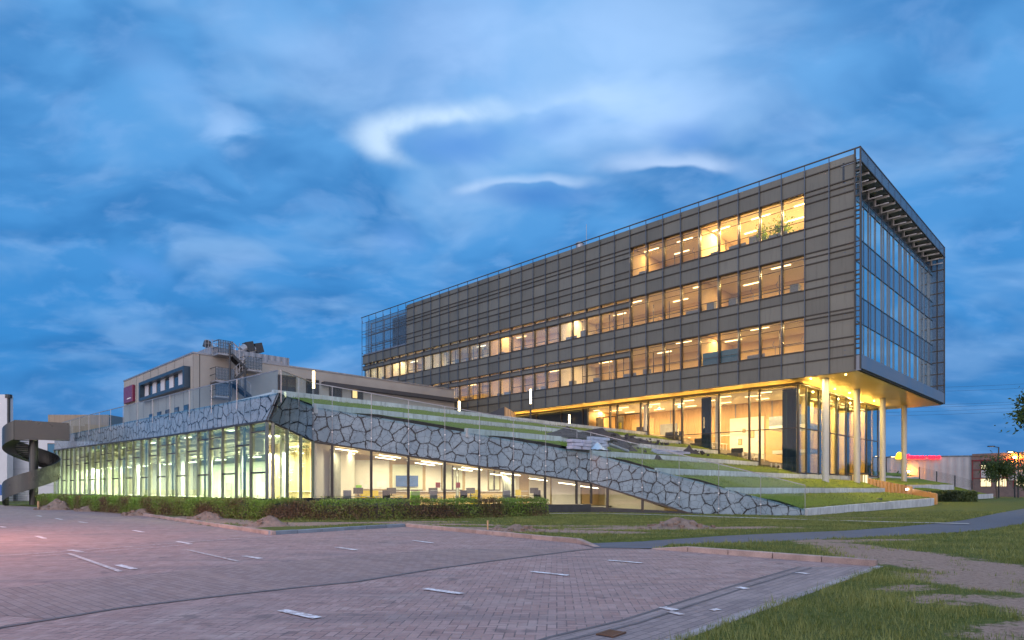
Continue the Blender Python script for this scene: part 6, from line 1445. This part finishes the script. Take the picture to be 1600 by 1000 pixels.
p = xy(1322, 62.5); mb = MB().box(p.x, p.y, 0, xy(1357, 62.5).x, p.y+.3, zz2(0, 742, 62.5)); mb.build('wall', 'warm_wall', eb)
MB().box(xy(1349, 62.4).x, p.y-.25, 0, xy(1354, 62.4).x, p.y-.02, zz2(0, 742.5, 62.4)).build('lit_panel', 'shopglow', eb)
mb = MB()
for k in range(8): x = xy(1320, 62.2).x+k*.26; mb.box(x, p.y-.5, 0, x+.05, p.y-.45, zz2(0, 742, 62.2))
mb.box(xy(1318, 62.2).x, p.y-.52, zz2(0, 740.5, 62.2), xy(1358, 62.2).x, p.y-.43, zz2(0, 739, 62.2)); mb.build('railing', 'dark_steel', eb)
# lawns on the far side of the ramp
def strip(x0a, y0a, Ya, x1a, y1a, Yb, x0b, y0b, Yc, x1b, y1b, Yd, nm='terrace_lawn'):
    a, c, e, g = P(x0a, y0a, Ya), P(x1a, y1a, Yb), P(x1b, y1b, Yd), P(x0b, y0b, Yc)
    patch(lambda u_, v_: (lerp(lerp(a, c, u_), lerp(g, e, u_), v_)+Vector((0, 0, .05*mnoise.noise((u_*9, v_*4, 1))))), 24, 8, nm, 'lawn')
FW = [((1426, 758.3), 60, (1491, 757.5), 66), ((1352, 743), 68, (1436, 745.5), 80), ((1500, 773.5), 62, (1552, 771.5), 74)]
flab = ['pale concrete wall above the timber ramp on the far lawn', 'short pale wall high on the far lawn behind the columns', 'low pale kerb wall beside the dark block hedge']
for (p0, Y0, p1, Y1), lb in zip(FW, flab):
    a, c = P(*p0, Y0), P(*p1, Y1); tag(MB().wall(a, c, a.z-.5, a.z, .22, z0b=c.z-.5, z1b=c.z).build('retaining_wall', 'concrete'), lb, 'retaining wall', 'retaining walls of the stepped lawn')
strip(1380, 757.8, 59, 1492, 757, 66, 1352, 745.5, 68, 1436, 748, 80); strip(1340, 742, 68.3, 1436, 744.5, 80, 1340, 734, 80, 1420, 741, 92); strip(1424, 771, 58.5, 1548, 773, 73, 1430, 760.5, 60.5, 1492, 760.5, 66.5)
hx = [(1440, 781.5), (1528, 784)]; h1 = [xy(1440, 58), xy(1528, 58)]
hedge([(h1[0].x, h1[0].y+.7), (h1[1].x, h1[1].y+.7)], 1.2, .88, 9000, 31, 'dark trimmed block hedge at the end of the timber ramp', 'leaf_dark', .09, zb=.34)
for px0, px1, yb, h, lb, sd, mt in ((1510, 1552, 771, 1.1, 'dark hedge in front of the shop, left piece', 32, 'leaf_dark'), (1552, 1574, 774.5, 1.15, 'lighter green bush clipped square in front of the shop', 33, 'leaf_tree'), (1574, 1604, 771, 1.15, 'dark hedge in front of the shop, right piece', 34, 'leaf_dark')):
    a, c = G(px0, yb, .1), G(px1, yb, .1); hedge([(a.x, a.y+.8), (c.x, c.y+.8)], 1.6, h, 4500, sd, lb, mt, .14, zb=.1)
# pale paving and kerb near the shop
MB().poly([G(1570, 772.5, .12), G(1700, 772.5, .12), G(1700, 771, .12), G(1570, 771, .12)]).build('pavement', 'slabs'); tag(bpy.data.objects['pavement.001'], kind='structure')
# wire fence
fe = thing('wire_fence', 'dark wire mesh fence with steel posts on the far lawn', 'fence', xy(1480, 70))
FP = [(1436.5, 729.5, 748, 78), (1463.5, 736.5, 752, 76), (1492, 743, 761, 74), (1519, 751, 762, 73)]
for px, y0, y1, Y in FP: MB().bar(P(px, y1+3, Y), P(px, y0, Y), .09).build('post', 'dark_steel', fe)
for (xa, ya0, ya1, Ya), (xb, yb0, yb1, Yb) in zip(FP[:-1], FP[1:]):
    mb = MB()
    for k in range(9): mb.bar(lerp(P(xa, ya0, Ya), P(xa, ya1, Ya), k/8), lerp(P(xb, yb0, Yb), P(xb, yb1, Yb), k/8), .008)
    for k in range(1, 30): mb.bar(lerp(P(xa, ya0, Ya), P(xb, yb0, Yb), k/30), lerp(P(xa, ya1, Ya), P(xb, yb1, Yb), k/30), .006)
    mb.build('mesh_panel', 'dark_steel', fe)
# warehouse
wh = thing('warehouse', 'long pale corrugated metal warehouse with an orange wash of light', 'building', xy(1450, 104))
wa_, wb_ = xy(1350, 112), xy(1517.5, 100); MB().wall(wa_, wb_, 0, zz2(0, 717.5, 112)+.2, 12, z1b=zz2(0, 713.5, 100)).build('wall', 'corr_white', wh)
MB().wall(wa_+Vector((0, -.08, 0)), wb_+Vector((0, -.08, 0)), zz2(0, 717.5, 112)+.2, zz2(0, 717.5, 112)+.4, .3, z0b=zz2(0, 713.5, 100), z1b=zz2(0, 713.5, 100)+.2).build('parapet', 'steel', wh)
dp_ = lerp(wa_, wb_, .42)+Vector((-.3, -.25, 0)); MB().tube(dp_, up(dp_, 6.6), .2, n=8).build('downpipe', 'steel', wh)
ns = thing('neon_sign', 'glowing red neon lettering with a yellow emblem along the warehouse roof edge', 'sign', P(1440, 714, 104))
def onW(px): k = q(px); a, e = wa_, wb_-wa_; s = (k*a.y-a.x)/(e.x-k*e.y); return a+e*s+Vector((-.05, -.35, 0))
mb = MB(); x = 1415.5; rn = random.Random(3); gaps = (1433, 1447)
while x < 1464.5:
    if not (1446.5 < x < 1449.3):
        w_ = rn.uniform(1.7, 2.5); p0, p1 = onW(x), onW(x+w_*.8); z0 = zz2(0, 716.5, p0.y); h = .72 if x < 1420 else .46; z1 = z0+h*rn.uniform(.85, 1.0); m0 = (z0+z1)/2
        mb.bar(up(p0, z0), up(p0, z1), .10); t_ = rn.random()
        if t_ < .7: mb.bar(up(p0, z1), up(p1, z1), .09)
        if t_ > .3: mb.bar(up(p1, z0), up(p1, z1 if t_ < .6 else m0), .10)
        if t_ > .15: mb.bar(up(p0, m0), up(p1, m0), .08)
        if .2 < t_ < .8: mb.bar(up(p0, z0), up(p1, z0), .09)
        x += w_+.35
    else: x += .5
mb.build('lettering', 'neon', ns)
p0, p1 = onW(1399), onW(1408.5); z0 = zz2(0, 717, p0.y); mb = MB(); pts = [(lerp(p0, p1, .5+.5*math.cos(a)), z0+1.05*math.sin(a)) for a in np.linspace(0, math.pi, 12)]
for (a, za), (c, zc) in zip(pts[:-1], pts[1:]): mb.bar(up(a, za), up(c, zc), .2)
for k in range(1, 5): a = lerp(p0, p1, k/5); mb.bar(up(a, z0), up(a, z0+.85), .22)
mb.build('emblem', 'neon_y', ns)
MB().bar(up(onW(1398), z0-.25), up(onW(1466), zz2(0, 717.5, onW(1466).y)-.1), .06).build('support_rail', 'steel', ns)
# shop building
sh = thing('shop_building', 'brown brick shop building with red window frames and lit ground floor', 'building', xy(1560, 100))
sa, sb = xy(1517.5, 99.5), xy(1640, 91); sdir = (sb-sa).normalized(); SL = (sb-sa).length
def SX(px): k = q(px); return (k*sa.y-sa.x)/(sdir.x-k*sdir.y)
def shp(mb, x0, x1, y0, y1, off=0.0, th=.1, mi=0):
    u0, u1 = SX(x0), SX(x1); a, c = sa+sdir*u0+Vector((0, -off, 0)), sa+sdir*u1+Vector((0, -off, 0)); Ym = sa.y
    mb.wall(a, c, zz2(0, y1, Ym), zz2(0, y0, Ym), th, mi)
MB().wall(sa, sb, 0, zz2(0, 711.5, 99.5), 14).build('wall', 'brick_dark', sh)
mb = MB(); shp(mb, 1517, 1640, 709.5, 713, .25, .5); shp(mb, 1517, 1640, 719, 721, .15, .12, 1); mb.build('parapet', ['brick_dark', 'redframe'], sh)
mb = MB()
for x in (1518.5, 1531, 1548, 1556, 1565, 1572, 1582, 1593, 1603): shp(mb, x-.5, x+.5, 720, 761, .13, .12)
for y in (734, 747): shp(mb, 1518, 1604, y, y+1, .14, .12)
mb.build('frame', 'redframe', sh)
for x0, x1, y0, y1, m_ in ((1531.5, 1547.5, 721.5, 733.5, 'dark_glass'), (1548.5, 1555.5, 721.5, 733.5, 'dark_glass'), (1556.5, 1564.5, 721.5, 733.5, 'dark_glass'), (1531.5, 1547.5, 748.5, 760, 'shopglow'), (1556.5, 1564.5, 748.5, 760, 'shopglow'), (1565.5, 1571.5, 748.5, 760, 'shopglow'), (1587.5, 1600, 748.5, 760, 'shopglow')):
    mb = MB(); shp(mb, x0, x1, y0, y1, .12, .05); fr = mb.build('window', m_, sh)
    mb = MB(); shp(mb, (x0+x1)/2-.3, (x0+x1)/2+.3, y0, y1, .17, .05); mb.build('glazing_bar', 'redframe', fr)
for x0, x1 in ((1532, 1547), (1549, 1564), (1583, 1600)): mb = MB(); shp(mb, x0, x1, 735.5, 746.5, .13, .05); mb.build('panel', 'white_panel', sh)
mb = MB(); mb = MB(); shp(mb, 1532, 1540, 727.5, 732.5, .18, .04); mb.build('lit_sign', 'shopglow', sh)
sgn = thing('round_emblem_sign', 'white sign board with a dark round emblem on the shop front', 'sign', sa+sdir*SX(1577)+Vector((0, -.5, 3)))
mb = MB(); shp(mb, 1572, 1584.5, 742.5, 751, .42, .1); mb.build('board', 'white_panel', sgn); c = sa+sdir*SX(1577)+Vector((0, -.45, 0)); c.z = zz2(0, 746.2, sa.y)
MB().tube(c, c+Vector((-.02, -.06, 0)), .33, n=18).build('emblem', 'dark_steel', sgn); MB().tube(c+Vector((0, -.05, 0)), c+Vector((-.02, -.09, 0)), .16, n=16).build('emblem_centre', 'grey_furn', sgn)
sf = thing('sodium_floodlight', 'orange sodium floodlight glowing on the shop wall', 'floodlight', sa+sdir*SX(1578)+Vector((0, -.6, 5.5)))
c = sa+sdir*SX(1578)+Vector((0, -.9, 0)); c.z = zz2(0, 717, sa.y); MB().bar(c+Vector((-.16, 0, 0)), c+Vector((.16, 0, 0)), .12, .22).build('lens', 'sodium', sf); MB().bar(c+Vector((-.2, -.13, .14)), c+Vector((.2, -.13, .14)), .3, .06).build('housing', 'dark_steel', sf); MB().bar(c+Vector((0, .06, 0)), c+Vector((0, .85, 0)), .05).build('bracket', 'dark_steel', sf)
sf2 = thing('wall_lantern', 'orange lantern washing the left part of the warehouse wall', 'lamp', onW(1412)+Vector((0, -.4, 4.3)))
c = onW(1413)+Vector((0, -.9, 4.4)); MB().bar(c+Vector((-.12, 0, 0)), c+Vector((.12, 0, 0)), .1, .16).build('lens', 'sodium', sf2); MB().bar(c+Vector((0, .06, 0)), c+Vector((0, 1.2, .05)), .05).build('bracket', 'dark_steel', sf2)
# street lamps
def street_lamp(px, ytop, ybase, Y, arm, lit, label):
    p = Vector((q(px)*Y, Y, 0)); zt = zz2(0, ytop, Y); o = thing('street_lamp', label, 'street lamp', p, 0, 'street lamps')
    MB().tube(p, up(p, zt), .10, .07, n=10).build('pole', 'dark_steel', o); MB().tube(up(p, zt-.05), up(p, zt)+Vector((arm*.9, 0, .1)), .05, n=8).build('arm', 'dark_steel', o)
    e = up(p, zt+.1)+Vector((arm*1.0, 0, 0)); MB().bar(e-Vector((.42, 0, 0)), e+Vector((.42, 0, 0)), .3, .13).build('head', 'dark_steel', o, bevel=.03)
    MB().bar(e-Vector((.25, 0, .08)), e+Vector((.25, 0, -.08)), .2, .03).build('lens', 'street' if lit else 'white_furn', o)
street_lamp(1384.8, 714, 760, 96, 1, True, 'lit street lamp between the last two tower columns'); street_lamp(1560.5, 698.5, 760, 84, -1, False, 'unlit dark street lamp above the small tree'); street_lamp(1591, 706.5, 760, 84, -1, True, 'lit street lamp beside the orange floodlight')
ps = thing('flag_pole', 'slim dark pole in front of the shop beside the lit street lamp', 'pole', xy(1585, 85)); p = xy(1585.5, 85); MB().tube(p, up(p, zz2(0, 717, 85)), .09, n=8).build('pole', 'dark_steel', ps); MB().box(p.x-.18, p.y-.18, 0, p.x+.18, p.y+.18, .25).build('foot', 'dark_steel', ps)
# trees
def tree(px, ybase, Y, h, cw, ch, zc, label, seed, n, size, nl=9, off=(0, 0), group='young trees by the shop', trunk=.09, sp=(.2, .42)):
    p = Vector((q(px)*Y, Y, 0)); o = thing('tree', label, 'tree', p, 0, group); r = np.random.default_rng(seed); rr = random.Random(seed); mb = MB()
    top = Vector((off[0]*.5, off[1]*.5, zc+ch*.15)); pts = [Vector((0, 0, -.1)), Vector((.03, .02, h*.3)), Vector((-.03, .03, h*.5)), top]; rad = [trunk, trunk*.8, trunk*.65, trunk*.25]
    for a, c, ra, rc in zip(pts[:-1], pts[1:], rad[:-1], rad[1:]): mb.tube(p+a, p+c, ra, rc, n=9)
    cl = []
    for k in range(nl*2):
        a = rr.uniform(0, 6.28); el = rr.uniform(-.95, 1); rad_ = rr.uniform(.45, 1.0); c = Vector((off[0]+cw*math.cos(a)*math.sqrt(max(0, 1-el*el))*rad_, off[1]+cw*math.sin(a)*math.sqrt(max(0, 1-el*el))*rad_, zc+ch*el*rad_)); cl.append(c)
        if k < nl: b0 = lerp(pts[2], pts[3], rr.uniform(0, .9)); mb.tube(p+b0, p+c, trunk*.3, trunk*.08, n=6)
    mb.build('trunk', 'bark', o); C = []; T = []
    for c in cl:
        m = n//len(cl); s_ = rr.uniform(*sp); pts_ = r.normal(size=(m, 3))*np.array([cw*s_, cw*s_, ch*s_*.75])+np.array(c); C.append(pts_); T.append(np.clip(rr.uniform(.25, .75)+r.normal(0, .2, m), 0, 1))
    fastmesh('crown', leaf_quads(np.concatenate(C), size, r), 4, 'leaf_tree', o, np.concatenate(T)); return o
tree(1557, 761, 78, 3.5, 1.35, 1.7, 3.4, 'young tree with a leaning crown in front of the shop', 51, 4200, .12, off=(.25, 0)); tree(1603, 761, 78, 3.4, 1.2, 1.5, 3.0, 'young tree cut by the right edge in front of the shop', 52, 3000, .12); tree(1404, 752, 90, 2.4, .75, 1.3, 2.6, 'small shrub-like tree beside the column in front of the warehouse', 53, 1500, .14)
tree(1682, 900, 26, 6.2, 1.6, 1.25, 4.65, 'large leafy tree reaching in from the right edge', 54, 30000, .085, nl=26, sp=(.12, .24), group=None, trunk=.16)
# overhead power lines
WLN = [(602, 596, 'topmost'), (607.5, 603, 'second from the top'), (628, 624, 'third from the top'), (631.5, 628, 'fourth from the top'), (640, 632, 'fifth from the top'), (645, 638, 'lowest')]
for ya, yb, nm in WLN:
    Y = 240; a, c = P(1250, ya+5, Y), P(1720, yb-4, Y); mb = MB(); n = 24
    for k in range(n):
        k0, k1 = k/n, (k+1)/n; f = lambda t: lerp(a, c, t)-Vector((0, 0, 5.0*4*t*(1-t)*.25)); mb.tube(f(k0), f(k1), .035, n=5, cap=False)
    tag(mb.build('power_line', 'cable'), 'thin overhead power line right of the tower, %s of six' % nm, 'power line', 'overhead power lines')
# far band of trees on the horizon
r = np.random.default_rng(77); n = 9000; X = r.uniform(-420, 520, n); Yd = 420+r.uniform(-20, 20, n); hh = np.array([max(.5, 6.0+5*mnoise.noise((a*.02, 0, 0))+3*mnoise.noise((a*.09, 1, 0))) for a in X]); Z = r.uniform(0, 1, n)*hh
o = fastmesh('distant_treeline', leaf_quads(np.stack([X, Yd, Z], 1), 2.2, r), 4, 'leaf_dark', None, r.uniform(0, 1, n)); tag(o, kind='stuff')
